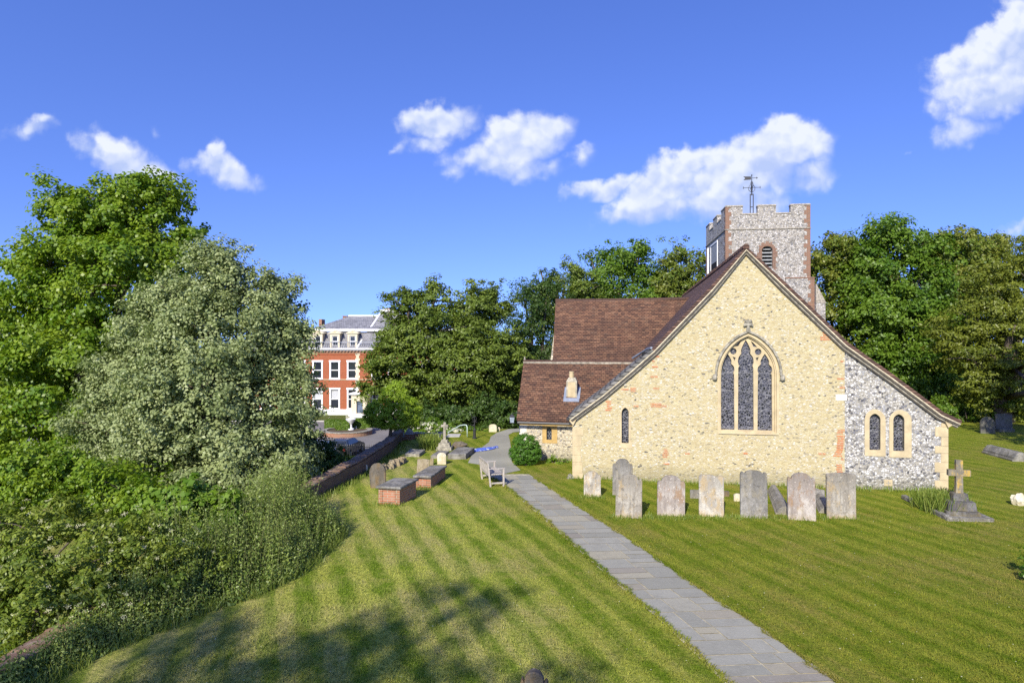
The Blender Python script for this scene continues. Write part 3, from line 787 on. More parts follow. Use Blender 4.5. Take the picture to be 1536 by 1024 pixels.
def roof_plane(name, pts4, m, th=.10):
    """four (u,v,z): eave left, eave right, ridge right, ridge left"""
    b = MB(); A, B_, C_, D_ = map(Vector, pts4); n = (B_-A).cross(D_-A).normalized(); nu, nw = 16, 8; rn = random.Random(5)
    for lay in (0, 1):
        for j in range(nw+1):
            for i in range(nu+1):
                s, t = i/nu, j/nw; p = (A*(1-s)+B_*s)*(1-t)+(D_*(1-s)+C_*s)*t - n*th*lay
                if not lay and 0 < i < nu and 0 < j < nw: p = p+n*rn.uniform(-.02, .02)
                if j == nw: p = p-Vector((0, 0, .03*math.sin(math.pi*s)))
                b.v.append(p)
    w = nu+1; o = w*(nw+1)
    for j in range(nw):
        for i in range(nu):
            q = j*w+i; b.f += [(q, q+1, q+w+1, q+w), (o+q, o+q+w, o+q+w+1, o+q+1)]
    for i in range(nu): b.f += [(i, o+i, o+i+1, i+1), (nw*w+i, nw*w+i+1, o+nw*w+i+1, o+nw*w+i)]
    for j in range(nw): b.f += [(j*w, (j+1)*w, o+(j+1)*w, o+j*w), (j*w+nu, o+j*w+nu, o+(j+1)*w+nu, (j+1)*w+nu)]
    return b.build(name, m, church)
ve, vr = VW-.28, 6.6
el, rl = W(774.5, 629.5, ve), W(785.5, 541.5, vr); rr = W(930, 541.5, vr)
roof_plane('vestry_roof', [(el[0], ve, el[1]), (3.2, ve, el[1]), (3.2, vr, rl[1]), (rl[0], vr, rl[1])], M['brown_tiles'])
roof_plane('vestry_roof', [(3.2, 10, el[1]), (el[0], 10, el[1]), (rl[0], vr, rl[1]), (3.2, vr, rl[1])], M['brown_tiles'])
b = MB(); k = 0
while rl[0]+k*.34 < 3.0:
    b.tube([(rl[0]+k*.34, vr, rl[1]-.02), (rl[0]+k*.34+.33, vr, rl[1]-.02)], [.10, .088], 10); k += 1
b.build('ridge_tile', M['chancel_tiles'], church)
MB().box(rl[0], 3.0, vr-.13, vr-.09, rl[1]-.13, rl[1]-.02).build('ridge_mortar', M['old_stone'], church)
MB().tube([(rl[0]+.05, vr, rl[1]+.05), (rl[0]+.05, vr, rl[1]+.22)], [.05, .02], 8).build('ridge_finial', M['old_stone'], church)
gt = MB().tube([(el[0]+.05, ve-.07, el[1]-.10), (UL-.05, ve-.07, el[1]-.12)], .06, 8); gt.build('gutter', M['black_iron'], church)
dn = MB().tube([(UL-.09, ve-.07, el[1]-.12), (UL-.09, VW-.1, el[1]-.4), (UL-.09, VW-.1, .05)], .045, 8)
dn.build('downpipe', plain('grey_pipe', (.30, .31, .33), .5, .15), church)
gh = MB().tube([(LP[0][0]-.02, -.15, LP[0][1]-.09), (LP[0][0]-.02, 3.2, LP[0][1]-.09)], .06, 8); gh.build('gutter', M['black_iron'], church)
b = MB().box(LP[0][0]+.02, UL+.0, -.05, .25, LP[0][1]-.32, LP[0][1]-.12); b.build('rain_hopper', M['black_iron'], church, bevel=.02)
# vestry end gable and chimney
tri_v = [(VW+.4, vz_e), (9.6, vz_e), (vr, rl[1]-.2)]
b = MB(); b.add([(v0u+.02, y, z) for y, z in tri_v]+[(v0u+.3, y, z) for y, z in tri_v], [(0, 1, 2), (5, 4, 3), (0, 2, 5, 3), (0, 3, 4, 1), (1, 4, 5, 2)]); b.build('side_wall', M['vestry_flint'], church)
sl = (rl[1]-el[1])/(vr-ve)
cv = min(np.arange(3.4, 6.2, .02), key=lambda v: abs(W(857, 594.5, v)[1]-(el[1]+(v-ve)*sl)))
ca, cb = W(849.5, 594, cv), W(865.5, 594, cv); ct = W(857.5, 567, cv)
ch = MB().taper(ca[0], cb[0], cv-.02, cv+.5, ca[1]-.5, ct[1]-.14, .0).taper(ca[0], cb[0], cv-.02, cv+.5, ct[1]-.14, ct[1]+.02, .085).build('chimney', M['fillet_grey'], church, bevel=.01)
MB().box(ca[0]+.07, cb[0]-.07, cv-.032, cv+.1, ca[1]-.3, ct[1]-.17).build('cream_panel', M['dressed'], ch)
pa = W(857.3, 557, cv+.2)
MB().lathe([(.10, ct[1]), (.11, ct[1]+.1), (.10, pa[1]-.05), (.115, pa[1]-.04), (.115, pa[1]), (.06, pa[1])], pa[0], cv+.24, 14).build('chimney_pot', M['dressed'], ch)
sl = (rl[1]-el[1])/(vr-ve)
fl = MB()
for (x0, x1) in ((ca[0]-.11, ca[0]-.002), (cb[0]+.002, cb[0]+.13)):
    fl.hexa([(x0, cv-.12, el[1]+(cv-.12-ve)*sl+.012), (x1, cv-.12, el[1]+(cv-.12-ve)*sl+.012), (x1, cv+.52, el[1]+(cv+.52-ve)*sl+.012), (x0, cv+.52, el[1]+(cv+.52-ve)*sl+.012)],
            [(x0, cv-.12, el[1]+(cv-.12-ve)*sl+.03), (x1, cv-.12, el[1]+(cv-.12-ve)*sl+.03), (x1, cv+.52, el[1]+(cv+.52-ve)*sl+.03), (x0, cv+.52, el[1]+(cv+.52-ve)*sl+.03)])
fl.hexa([(ca[0]-.11, cv-.30, el[1]+(cv-.30-ve)*sl+.012), (cb[0]+.11, cv-.30, el[1]+(cv-.30-ve)*sl+.012), (cb[0]+.11, cv-.125, el[1]+(cv-.125-ve)*sl+.012), (ca[0]-.11, cv-.125, el[1]+(cv-.125-ve)*sl+.012)],
        [(ca[0]-.11, cv-.30, el[1]+(cv-.30-ve)*sl+.03), (cb[0]+.11, cv-.30, el[1]+(cv-.30-ve)*sl+.03), (cb[0]+.11, cv-.125, el[1]+(cv-.125-ve)*sl+.045), (ca[0]-.11, cv-.125, el[1]+(cv-.125-ve)*sl+.045)])
fl.build('flashing', M['lead'], ch)
# transept
tvv = 11.2
rA, rB = W(833.5, 450, tvv), W(829, 541, 7.4)
ts = (rA[1]-rB[1])/(tvv-7.4); ze = 2.6; vE = tvv-(rA[1]-ze)/ts
roof_plane('transept_roof', [(rA[0]+(rB[0]-rA[0])*(tvv-vE)/(tvv-7.4), vE, ze), (7.5, vE, ze), (7.5, tvv, rA[1]), (rA[0], tvv, rA[1])], M['brown_tiles'])
roof_plane('transept_roof', [(7.5, 2*tvv-vE, ze), (rA[0]-.2, 2*tvv-vE, ze), (rA[0], tvv, rA[1]), (7.5, tvv, rA[1])], M['brown_tiles'])
b = MB(); k = 0
while rA[0]+k*.36 < 5.4:
    b.tube([(rA[0]+k*.36, tvv, rA[1]-.03-.03*math.sin(k*.19)), (rA[0]+k*.36+.35, tvv, rA[1]-.03-.03*math.sin((k+1)*.19))], [.11, .10], 10); k += 1
b.build('ridge_tile', M['chancel_tiles'], church)
xg = rA[0]+.12
tg = [(vE+.3, -.3), (2*tvv-vE-.3, -.3), (2*tvv-vE-.3, ze), (tvv, rA[1]-.2), (vE+.3, ze)]
b = MB(); b.add([(xg, y, z) for y, z in tg]+[(xg+.4, y, z) for y, z in tg], [(4, 3, 2, 1, 0), (5, 6, 7, 8, 9)]+[(i, (i+1) % 5, 5+(i+1) % 5, 5+i) for i in range(5)]); b.build('side_wall', M['vestry_flint'], church)

# the tower
T_TH = math.atan((895-CX)/F); TU = Vector((math.cos(T_TH), -math.sin(T_TH), 0)); TV = Vector((math.sin(T_TH), math.cos(T_TH), 0))
TO = Vector(((1088.4-CX)/F*46, 46, 0)); TW, TD = 5.78, 8.3
tower = empty('tower', None, None); tower.parent = church
dl = Matrix.Rotation(TH, 3, 'Z') @ (TO-CO); tower.location = dl; tower.rotation_euler = (0, 0, TH-T_TH)
tower['label'] = 'square battlemented flint tower with red brick corners'
def WT(px, py, v=0.0): return plane_hit(px, py, TO, TU, TV, v)
zs_, zc, zm, zset = WT(1100, 344.5)[1], WT(1120, 321)[1], WT(1100, 310.5)[1], WT(1190, 418)[1]
la, lb = WT(1143, 369)[0], WT(1158.8, 369)[0]; lt_, lsp, lb_ = WT(1150, 369)[1], WT(1150, 375)[1], WT(1150, 402)[1]
LO = arch(la, lb, lb_, lsp, lt_, 8)
MB().plate([[(0, 0), (TW, 0), (TW, zs_), (0, zs_)], LO], 0, .7).build('tower_wall', M['tower_flint'], tower)
MB().box(.0, .7, .7, TD, 0, zs_).build('tower_wall', M['tower_flint'], tower)
MB().box(TW-.7, TW, .7, TD, 0, zs_).box(.7, TW-.7, TD-.7, TD, 0, zs_).build('tower_wall', M['tower_flint'], tower)
MB().box(.7, TW-.7, .9, TD-.7, 9, zs_+.2).build('tower_core', M['hollow'], tower)
MB().box(-.06, TW+.06, -.06, TD+.06, zs_-.04, zs_+.05).build('string_course', M['cope'], tower, bevel=.02)
pb = MB(); pc = MB()
z1 = zs_+.06
def parapet(x0, x1, y0, y1, top):
    pb.box(x0, x1, y0, y1, z1, top-.12); pc.hexa([(x0-.05, y0-.05, top-.12), (x1+.05, y0-.05, top-.12), (x1+.05, y1+.05, top-.12), (x0-.05, y1+.05, top-.12)],
           [(x0-.0, y0-.0, top), (x1+.0, y0-.0, top), (x1+.0, y1+.0, top), (x0-.0, y1+.0, top)])
zm += .12
cuts = [0, WT(1114, 320)[0], WT(1136.5, 320)[0], WT(1164, 320)[0], WT(1186, 320)[0], TW]
for i in range(5):
    t = zm if i % 2 == 0 else zc+.06
    parapet(cuts[i]+(.002 if i else 0), cuts[i+1]-.002*(i < 4), 0, .42, t); parapet(cuts[i]+(.002 if i else 0), cuts[i+1]-.002*(i < 4), TD-.42, TD, t)
cd = [.422, TD*.2, TD*.40, TD*.60, TD*.80, TD-.422]
for i in range(5):
    t = zm if i % 2 == 0 else zc+.06
    parapet(0, .42, cd[i]+.002, cd[i+1]-.002, t-.004); parapet(TW-.42, TW, cd[i]+.002, cd[i+1]-.002, t-.004)
pb.build('parapet', M['tower_flint'], tower); pc.build('coping', M['cope'], tower, bevel=.02)
MB().box(.42, TW-.42, .42, TD-.42, zs_+.2, zs_+.3).build('tower_roof', M['lead'], tower)
def toothed(x0, sgn, y0, z0, z1_, ysgn=1):
    b = MB(); z = z0; k = 0
    while z < z1_:
        h = .30; w = (.22, .42)[k % 2]+yr.uniform(-.05, .05); d = (.42, .22)[k % 2]
        xa, xb = sorted((x0-.015*sgn, x0+w*sgn)); ya, yb = sorted((y0-.015*ysgn, y0+d*ysgn)); b.box(xa, xb, ya, yb, z, min(z+h-.004, z1_)); z += h; k += 1
    return b
toothed(0, 1, 0, 8, zs_-.065).build('brick_quoin', M['tower_brick'], tower)
toothed(TW, -1, 0, zset+.07, zs_-.065).build('brick_quoin', M['tower_brick'], tower)
toothed(0, 1, TD, 8, zs_-.065, -1).build('brick_quoin', M['tower_brick'], tower)
toothed(0, 1, 0, zs_+.07, zm-.14).build('brick_quoin', M['tower_brick'], tower)
toothed(TW, -1, 0, zs_+.07, zm-.14).build('brick_quoin', M['tower_brick'], tower)
lw = empty('louvre_window', None, None); lw.parent = tower
nb = []
LOo = outset(LO, .22); bs = MB(); nL = len(LO)
for i in range(1, nL):
    p0, p1 = Vector(LO[i]), Vector(LO[(i+1) % nL]); q0, q1 = Vector(LOo[i]), Vector(LOo[(i+1) % nL])
    if (p1-p0).length < 1e-3 or (i == nL): continue
    steps = max(1, round((q1-q0).length/.10)); ex = yr.uniform(0, .1)
    for s in range(steps):
        a0, a1 = s/steps+.06, (s+1)/steps-.06; kx = 1+yr.choice((0, .5))
        A = p0.lerp(p1, a0); B_ = p0.lerp(p1, a1); C_ = A.lerp(q0.lerp(q1, a0), kx); D_ = B_.lerp(q0.lerp(q1, a1), kx)
        bs.hexa([(A.x, -.02, A.y), (C_.x, -.02, C_.y), (C_.x, .1, C_.y), (A.x, .1, A.y)], [(B_.x, -.02, B_.y), (D_.x, -.02, D_.y), (D_.x, .1, D_.y), (B_.x, .1, B_.y)])
bs.build('brick_arch', M['tower_brick'], lw)
for k in range(6):
    z = lt_-.16-k*.255; half = (lb-la)/2-(.10 if k == 0 else 0)
    MB().hexa([((la+lb)/2-half, .06, z-.10), ((la+lb)/2+half, .06, z-.10), ((la+lb)/2+half, .10, z-.11), ((la+lb)/2-half, .10, z-.11)],
              [((la+lb)/2-half, .34, z+.06), ((la+lb)/2+half, .34, z+.06), ((la+lb)/2+half, .38, z+.05), ((la+lb)/2-half, .38, z+.05)]).build('louvre_slat', M['louvre'], lw)
MB().plate([LO], .5, .52).build('dark_opening', M['hollow'], lw)
# window high in the left face of the tower
def side_v(px, py):
    """where a photo point meets the left face (u = 0)"""
    d = Vector(((px-CX)/F, 1, (CY-py)/F)); c = Vector((0, 0, H)); t = (0-(c-TO).dot(TU))/d.dot(TU); p = c+d*t; return (p-TO).dot(TV), p.z
wa, wb = side_v(1076.2, 380), side_v(1066.8, 380); wt = side_v(1071, 367)[1]; wz = side_v(1071, 404)[1]
sw = empty('side_window', None, None); sw.parent = tower
y0, y1 = wa[0], wb[0]
MB().box(-.05, -.002, y0-.12, y0, wz, wt).box(-.05, -.002, y1, y1+.12, wz, wt).box(-.052, -.002, y0-.12, y1+.12, wt, wt+.12).build('frame', M['white_paint'], sw)
MB().box(-.02, .05, y0, y1, wz+.5, wt).build('shutter_board', M['louvre'], sw)
MB().box(-.015, .05, y0, y1, wz, wz+.49).build('dark_opening', M['hollow'], sw)
pipe = side_v(1062.5, 390)
MB().box(-.09, -.002, pipe[0]-.16, pipe[0]+.16, 9, wt+.1).build('white_board', M['white_paint'], tower)
# right-hand stage and buttress below the set-off
MB().box(TW+.002, TW+.22, -.15, TD, 0, zset).box(WT(1178, 420)[0], TW+.0, -.16, -.002, 0, zset).build('lower_stage', M['tower_flint'], tower)
MB().box(WT(1178, 420)[0]-.02, TW+.26, -.20, .04, zset, zset+.09).build('string_course', M['tower_brick'], tower, bevel=.02)
toothed(TW+.22, -1, -.161, 6, zset-.02).build('brick_quoin', M['tower_brick'], tower)
bt = WT(1224, 455)[1]
MB().box(TW+.23, TW+.85, -.5, .5, 0, bt).build('buttress', M['tower_flint'], tower)
MB().hexa([(TW+.22, -.54, bt), (TW+.90, -.54, bt), (TW+.90, .54, bt), (TW+.22, .54, bt)], [(TW+.221, -.52, bt+1.35), (TW+.24, -.52, bt+1.35), (TW+.24, .52, bt+1.35), (TW+.221, .52, bt+1.35)]).build('buttress_cap', M['cope'], tower)
# weathervane
wvn = empty('weathervane', None, None); wvn.parent = tower
vu = WT(1127.6, 300, 3.4)[0]; zv = lambda py: WT(1127.6, py, 3.4)[1]
wvn.location = (vu, 3.4, 0)
z0 = zs_+.3
MB().tube([(0, 0, zv(293)), (0, 0, zv(262))], [.045, .02], 8).build('pole', M['black_iron'], wvn)
MB().tube([(-.11, 0, z0), (-.11, 0, zv(291))], .035, 6).tube([(.11, 0, z0), (.11, 0, zv(291))], .035, 6).box(-.14, .14, -.03, .03, zv(292), zv(291)).box(-.14, .14, -.03, .03, zv(311), zv(310)).build('support_frame', M['black_iron'], wvn)
zf = zv(267.2)
MB().plate([[(-.62, zf-.14), (-.05, zf-.12), (-.05, zf+.12), (-.62, zf+.14), (-.48, zf)]], -.012, .012).build('flag', M['black_iron'], wvn)
MB().tube([(0, 0, zf), (.42, 0, zf)], .02, 6).plate([[(.32, zf-.09), (.46, zf), (.32, zf+.09), (.36, zf)]], -.01, .01).build('arrow', M['black_iron'], wvn)
za = zv(281.5)
MB().tube([(-.62, 0, za), (.62, 0, za)], .018, 6).tube([(0, -.6, za), (0, .6, za)], .018, 6).build('arms', M['black_iron'], wvn)
sc_ = MB()
for s in (-1, 1):
    sc_.tube([(s*.05, 0, za-.35), (s*.22, 0, za-.2), (s*.24, 0, za+.02), (s*.12, 0, za+.18), (s*.05, 0, za+.45)], .02, 6)
    sc_.tube([(0, s*.05, za-.35), (0, s*.22, za-.2), (0, s*.24, za+.02), (0, s*.05, za+.45)], .02, 6)
    sc_.tube([(s*.62, 0, za-.09), (s*.62, 0, za+.09)], .022, 6)
sc_.build('scrollwork', M['black_iron'], wvn)
MB().lathe([(.0, -.06), (.05, -.03), (.05, .03), (.0, .06)], n=10).build('ball', M['black_iron'], wvn, (0, 0, zv(263)))

# ------------------------------------------------------------------ gravestones and tombs
STY = {
 'shouldered': [(-.5,0),(.5,0),(.5,.80),(.46,.86),(.36,.86),(.33,.90),(.24,.965),(.12,.995),(0,1),(-.12,.995),(-.24,.965),(-.33,.90),(-.36,.86),(-.46,.86),(-.5,.80)],
 'round': [(-.5,0),(.5,0),(.5,.76),(.46,.86),(.36,.93),(.2,.985),(0,1),(-.2,.985),(-.36,.93),(-.46,.86),(-.5,.76)],
 'scrolled': [(-.5,0),(.5,0),(.5,.90),(.47,.955),(.40,.965),(.34,.93),(.27,.975),(.15,.995),(0,1),(-.15,.995),(-.27,.975),(-.34,.93),(-.40,.965),(-.47,.955),(-.5,.90)],
 'eared': [(-.5,0),(.5,0),(.5,.86),(.45,.91),(.40,.89),(.36,.86),(.33,.92),(.22,.975),(0,1),(-.22,.975),(-.33,.92),(-.36,.86),(-.40,.89),(-.45,.91),(-.5,.86)],
 'twin': [(-.5,0),(.5,0),(.5,.94),(.42,.985),(.30,.97),(.16,.96),(.06,.99),(-.08,1),(-.2,.985),(-.30,.99),(-.42,.995),(-.5,.95)],
 'flat': [(-.5,0),(.5,0),(.5,.955),(.3,.975),(.1,.99),(-.1,.985),(-.3,.97),(-.5,.95)],
 'gothic': [(-.5,0),(.5,0),(.5,.66),(.44,.78),(.30,.90),(.12,.98),(0,1),(-.12,.98),(-.30,.90),(-.44,.78),(-.5,.66)],
 'oval': [(-.42,0),(.42,0),(.48,.25),(.5,.55),(.46,.76),(.34,.91),(.18,.985),(0,1),(-.18,.985),(-.34,.91),(-.46,.76),(-.5,.55),(-.48,.25)],
}
hr = random.Random(5)
def headstone(label, xl, xr, yt, yb, style, m, yaw=None, lean=0, tilt=0, th=.11, group='headstones in the churchyard', z0=0.0):
    x, y = G((xl+xr)/2, yb, z0); k = y/F; w, h = (xr-xl)*k, (yb-yt)*k
    pts = [(a*w, c*h if c else -.12) for a, c in STY[style]]
    o = MB().prism(pts, -th/2, th/2).build('headstone', M[m], None, (x, y, z0), (-10 if yaw is None else yaw)*math.pi/180, bevel=.012, warp=.0035, cuts=1)
    o.rotation_euler = (R(lean), R(tilt), o.rotation_euler.z); tag(o, label, 'gravestone', group); return o
FR = 'headstones in front of the east gable'
headstone('short pale speckled round-topped headstone at the path end of the row before the gable', 876, 901, 707, 744, 'shouldered', 'grave_pale', -8, -2, 0, group=FR)
headstone('tall grey headstone standing behind another stone near the small lancet window', 919, 948.5, 688, 742, 'shouldered', 'grave_grey', -12, -2, group=FR)
headstone('brownish round-shouldered headstone beside the path, in front of a taller grey one', 923.5, 962.5, 711, 776, 'eared', 'grave', -9, -3, .5, group=FR)
headstone('shouldered headstone with a pink stain down its upper left, right of the brownish one', 986, 1026.5, 713, 773, 'shouldered', 'grave_pink', -6, -3, 1, group=FR)
headstone('pale headstone with a wavy top and orange lichen on its foot and edge', 1049, 1085, 712, 774, 'twin', 'grave_pale', -14, -2, group=FR)
headstone('tallest wide dark grey headstone below the great traceried window', 1111.5, 1150, 705.5, 776, 'scrolled', 'grave_grey', -10, -3, group=FR)
headstone('headstone with a large pinkish brown stain, between two coped body stones', 1183, 1222, 709, 779, 'eared', 'grave_pink', -13, -3, -.5, group=FR)
headstone('smooth grey straight-topped headstone at the flint aisle end of the row', 1241, 1282, 708, 777, 'flat', 'grave', -9, -2, group=FR)
headstone('lichened brown headstone whose top alone shows at the bottom edge of the picture', 781, 822, 1003.5, 1142, 'eared', 'grave_dark', -6, 0)
headstone('dark oval-topped headstone leaning beside the brick chest tomb by the boundary wall', 555, 579.5, 694.5, 731, 'oval', 'grave_dark', 4, -5, -3)
headstone('brown weathered headstone behind the farther chest tomb', 625, 643, 688, 713, 'flat', 'grave_brown', 5, -5, 3)
headstone('stubby brown footstone right of the brown weathered headstone', 644.5, 650, 687, 697, 'round', 'grave_brown', 5, -2, 3)
headstone('small cream round-topped headstone in front of the low grey slab tomb', 656, 669.3, 678.5, 696, 'round', 'grave_white', 0, -2)
headstone('cream headstone at the path bend, in front of dark shrubs', 733.5, 745, 636, 647.5, 'round', 'grave_white', 0, -2)
headstone('tiny mossy stone tucked beside the cream headstone at the path bend', 746.5, 750, 640.5, 646, 'round', 'grave_white', 0, 0)
headstone('shaded pointed grey headstone under the trees right of the church', 1471.5, 1491.5, 624.5, 650, 'gothic', 'shade_darkened_stone', -8, -3)
headstone('shaded square-topped headstone under the trees at the right edge', 1495, 1516.5, 620, 644, 'flat', 'shade_darkened_stone', -14, -3)
headstone('low square footstone on the grass left of the pale wavy-topped headstone', 1035.5, 1050, 734.5, 746.5, 'flat', 'grave_grey', -10, 0)
headstone('low dark footstone right of the pale wavy-topped headstone', 1085, 1093.5, 736, 744, 'flat', 'grave_dark', -10, 0)
headstone('small white broken stone left of the widest grey headstone', 1101, 1112, 740, 751, 'round', 'grave_white', -10, 0)
headstone('grey footstone right of the pink-stained headstone with a body stone behind', 1222, 1236, 734, 748, 'flat', 'grave_grey', -10, 0)
headstone('small white stone leaning at the foot of the boundary wall', 545, 551, 696.5, 708, 'round', 'grave_white', 60, 0, 0)
b = MB(); b.box(-.42, .42, -.2, .2, -.1, .18); x, y = G(1507, 647)
tag(b.build('kerb_block', M['shade_darkened_stone'], None, (x, y, 0), -.1, bevel=.03, warp=.01, cuts=2), 'low shaded stone block in front of the headstones under the trees', 'gravestone')

def coped(label, p0, p1, w, h, m, taper=.75):
    a, c = Vector(p0), Vector(p1); d = (c-a).to_3d() if len(c) == 2 else c-a; l = d.length; rz = math.atan2(-d.x, d.y)
    b = MB(); ring = [(-.5, 0), (.5, 0), (.5, .28), (.42, .34), (.40, .52), (.14, 1), (-.14, 1), (-.40, .52), (-.42, .34), (-.5, .28)]
    n = len(ring)
    for (yy, k) in ((0, 1.0), (l, taper)): b.v += [(q[0]*w*k, yy, q[1]*h*(.85+.15*k)-.05) for q in ring]
    b.f = [(i, (i+1) % n, n+(i+1) % n, n+i) for i in range(n)]+[tuple(range(n-1, -1, -1)), tuple(range(n, 2*n))]
    o = b.build('body_stone', M[m], None, (a.x, a.y, 0), rz, bevel=.015, warp=.006, cuts=2)
    return tag(o, label, 'tomb', 'coped body stones lying on the grass')
coped('coped body stone lying left of the pink-stained headstone', G(1177, 772), G(1160, 737), .50, .30, 'grave_grey')
coped('coped body stone lying between the pink-stained and the smooth grey headstone', G(1242, 770), G(1225, 741), .50, .26, 'grave_grey')
coped('long dark coped tomb lying on the open lawn at the right edge', G(1533, 692), G(1484, 679), .75, .42, 'slab_grey', .9)
# chest tombs in brick with ledger slabs
def chest(label, fl, fr, bl, br, h, slab, m, over=.09, tilt=0.0):
    o = empty('chest_tomb', label, 'tomb', (fl[0], fl[1], 0), 0, 'brick chest tombs by the boundary wall')
    q = [Vector((p[0]-fl[0], p[1]-fl[1], 0)) for p in (fl, fr, br, bl)]; c = sum(q, Vector())/4
    MB().hexa([(*p.xy, -.1) for p in q], [(*p.xy, h) for p in q]).build('brick_chest', m, o)
    ins = lambda p, d: (c+(p-c)*(1+d/((p-c).length)))
    e = (q[1]-q[0]).normalized(); nrm = Vector((e.y, -e.x, 0))
    a, bb = q[0]+e*.16+nrm*.012, q[1]-e*.16+nrm*.012
    MB().hexa([(*(a-nrm*.05).xy, .10), (*a.xy, .10), (*bb.xy, .10), (*(bb-nrm*.05).xy, .10)], [(*(a-nrm*.05).xy, h-.09), (*a.xy, h-.09), (*bb.xy, h-.09), (*(bb-nrm*.05).xy, h-.09)]).build('brick_panel', M['panel_brick'], o)
    for p in (q[0], q[1]):
        pl = MB()
        d = .13 if p is q[0] else -.13; s = p+nrm*.02; t = p+e*d+nrm*.02
        s, t = (s, t) if d > 0 else (t, s)
        pl.hexa([(*(s-nrm*.04).xy, -.1), (*s.xy, -.1), (*t.xy, -.1), (*(t-nrm*.04).xy, -.1)], [(*(s-nrm*.04).xy, h-.004), (*s.xy, h-.004), (*t.xy, h-.004), (*(t-nrm*.04).xy, h-.004)])
        pl.build('brick_pier', m, o)
    r = [ins(p, over*1.3) for p in q]
    MB().hexa([(*p.xy, h+.002) for p in r], [(*p.xy, h+slab) for p in r]).build('ledger_slab', M['slab_grey'], o, bevel=.015, warp=.004, cuts=2)
    return o
M['panel_brick'] = bricks('panel_brick', (.42, .17, .10), (.38, .19, .12), (.40, .33, .25))
chest('nearer brick chest tomb with a grey slab and a brick front panel', G(568, 756), G(600, 757.5), G(592, 744), G(624, 744.5), .50, .075, M['old_brick'])
chest('farther brick chest tomb with a tilted grey slab beside the brown headstone', G(622, 731), G(646.5, 732), G(646, 716), G(668, 716), .36, .075, M['old_brick'])
def ledger(label, pts, h, m='slab_grey'):
    q = [G(*p, 0) for p in pts]; c = Vector(q[0]); b = MB()
    b.hexa([(p[0]-c.x, p[1]-c.y, -.06) for p in q], [(p[0]-c.x, p[1]-c.y, h) for p in q])
    return tag(b.build('ledger', M[m], None, (c.x, c.y, 0), bevel=.02, warp=.01, cuts=2), label, 'tomb', 'ledger slabs lying near the stone cross')
ledger('low wide grey ledger tomb beside the path and the blue tarpaulin', [(671, 688.5), (699, 688.5), (712, 678), (687, 677)], .22)
ledger('flat grey ledger slab left of the stone cross, near the small tree', [(607, 684.5), (629, 685), (638, 678), (616, 677)], .13, 'old_stone')
ledger('grey slab at the foot of the stepped stone cross', [(646, 687), (664, 687.5), (674, 680), (657, 679)], .12)
ledger('dark slate-coloured tomb slab behind the stepped stone cross', [(648, 666), (661, 667), (667, 659.5), (655, 659)], .42, 'slab_dark') if M.setdefault('slab_dark', plain('slab_dark', (.075, .08, .10), .7, .2, 5)) else None
# rubble-edged low grave
rb = MB(); ra = random.Random(4)
for k in range(16):
    t = k/15; x, y = G(576+31*t, 705-13*t); x += ra.uniform(-.12, .12); s = ra.uniform(.10, .17)
    rb.taper(x-s, x+s, y-s*.8, y+s*.8, -.05, s*1.2+.06, s*.35)
c0 = G(576, 705); rb.v = [(x-c0[0], y-c0[1], z) for x, y, z in rb.v]
tag(rb.build('rubble_kerb', M['grave_brown'], None, (*c0, 0), bevel=.03, warp=.02, cuts=1), 'low mossy rubble edge of a grave beside the boundary wall', 'grave kerb')
def lump(label, px, py, r, m, hgt=1.0, group=None, name='boulder'):
    x, y = G(px, py); me = bpy.data.meshes.new(name); bm = bmesh.new(); bmesh.ops.create_icosphere(bm, subdivisions=3, radius=1)
    rn = random.Random(int(px)); off = Vector((rn.random()*9, rn.random()*9, 0))
    from mathutils import noise
    for v in bm.verts:
        d = 1+.45*noise.noise(v.co*1.3+off)+.15*noise.noise(v.co*4+off); v.co = Vector((v.co.x*r*d, v.co.y*r*d*.7, max(-.1, (v.co.z*.8+.45)*r*d*hgt)))
    bm.to_mesh(me); bm.free(); return tag(link(name, me, M[m], None, (x, y, 0), 0), label, 'stone', group)
lump('white lichened boulder-like stone on the lawn at the right edge', 1528, 757, .20, 'grave_white', 1.35)
lump('brown rough stone on the grass right of the stepped cross', 688, 671, .34, 'grave_dark', .7)

# crosses
def cross(label, base_px, steps, sh, sw_, arm_z, arm_w, m, rz):
    x, y = G(*base_px); o = empty('cross_memorial', label, 'cross', (x, y, 0), rz, 'stone cross memorials on stepped bases'); z = -.05
    for (w, d, h) in steps:
        MB().taper(-w/2, w/2, -d/2, d/2, z, z+h, .03).build('step', M['step_dark'] if m == 'cross_stone' else M[m], o, bevel=.015, warp=.005, cuts=1); z += h-.002
    t = sw_/2
    pts = [(-t*1.1, z), (t*1.1, z), (t, arm_z-t), (arm_w/2, arm_z-t), (arm_w/2, arm_z+t), (t, arm_z+t), (t, z+sh), (-t, z+sh), (-t, arm_z+t), (-arm_w/2, arm_z+t), (-arm_w/2, arm_z-t), (-t, arm_z-t)]
    MB().prism(pts, -t*.75, t*.75).build('cross_shaft', M[m], o, bevel=.015, warp=.002); return o
k18 = 18.3/F
cross('large stone cross on a stepped dark base with a kerbed grave, right of the church', (1438, 772), [(.92, .72, .22), (.74, .56, .26), (.42, .36, .22)], .94, .17, 1.22, .57, 'cross_stone', R(-14))
kx, ky = G(1421.6, 781)
kg = empty('grave_kerb', 'dark stone kerb edging the overgrown grave behind the large cross', 'grave kerb', (kx, ky, 0), R(-6))
MB().box(0, 1.22, 0, .16, -.06, .10).build('kerb_stone', M['slab_grey'], kg, bevel=.02, warp=.006, cuts=2)
MB().box(0, .15, .162, 2.6, -.06, .12).build('kerb_stone', M['slab_grey'], kg, bevel=.02, warp=.006, cuts=2)
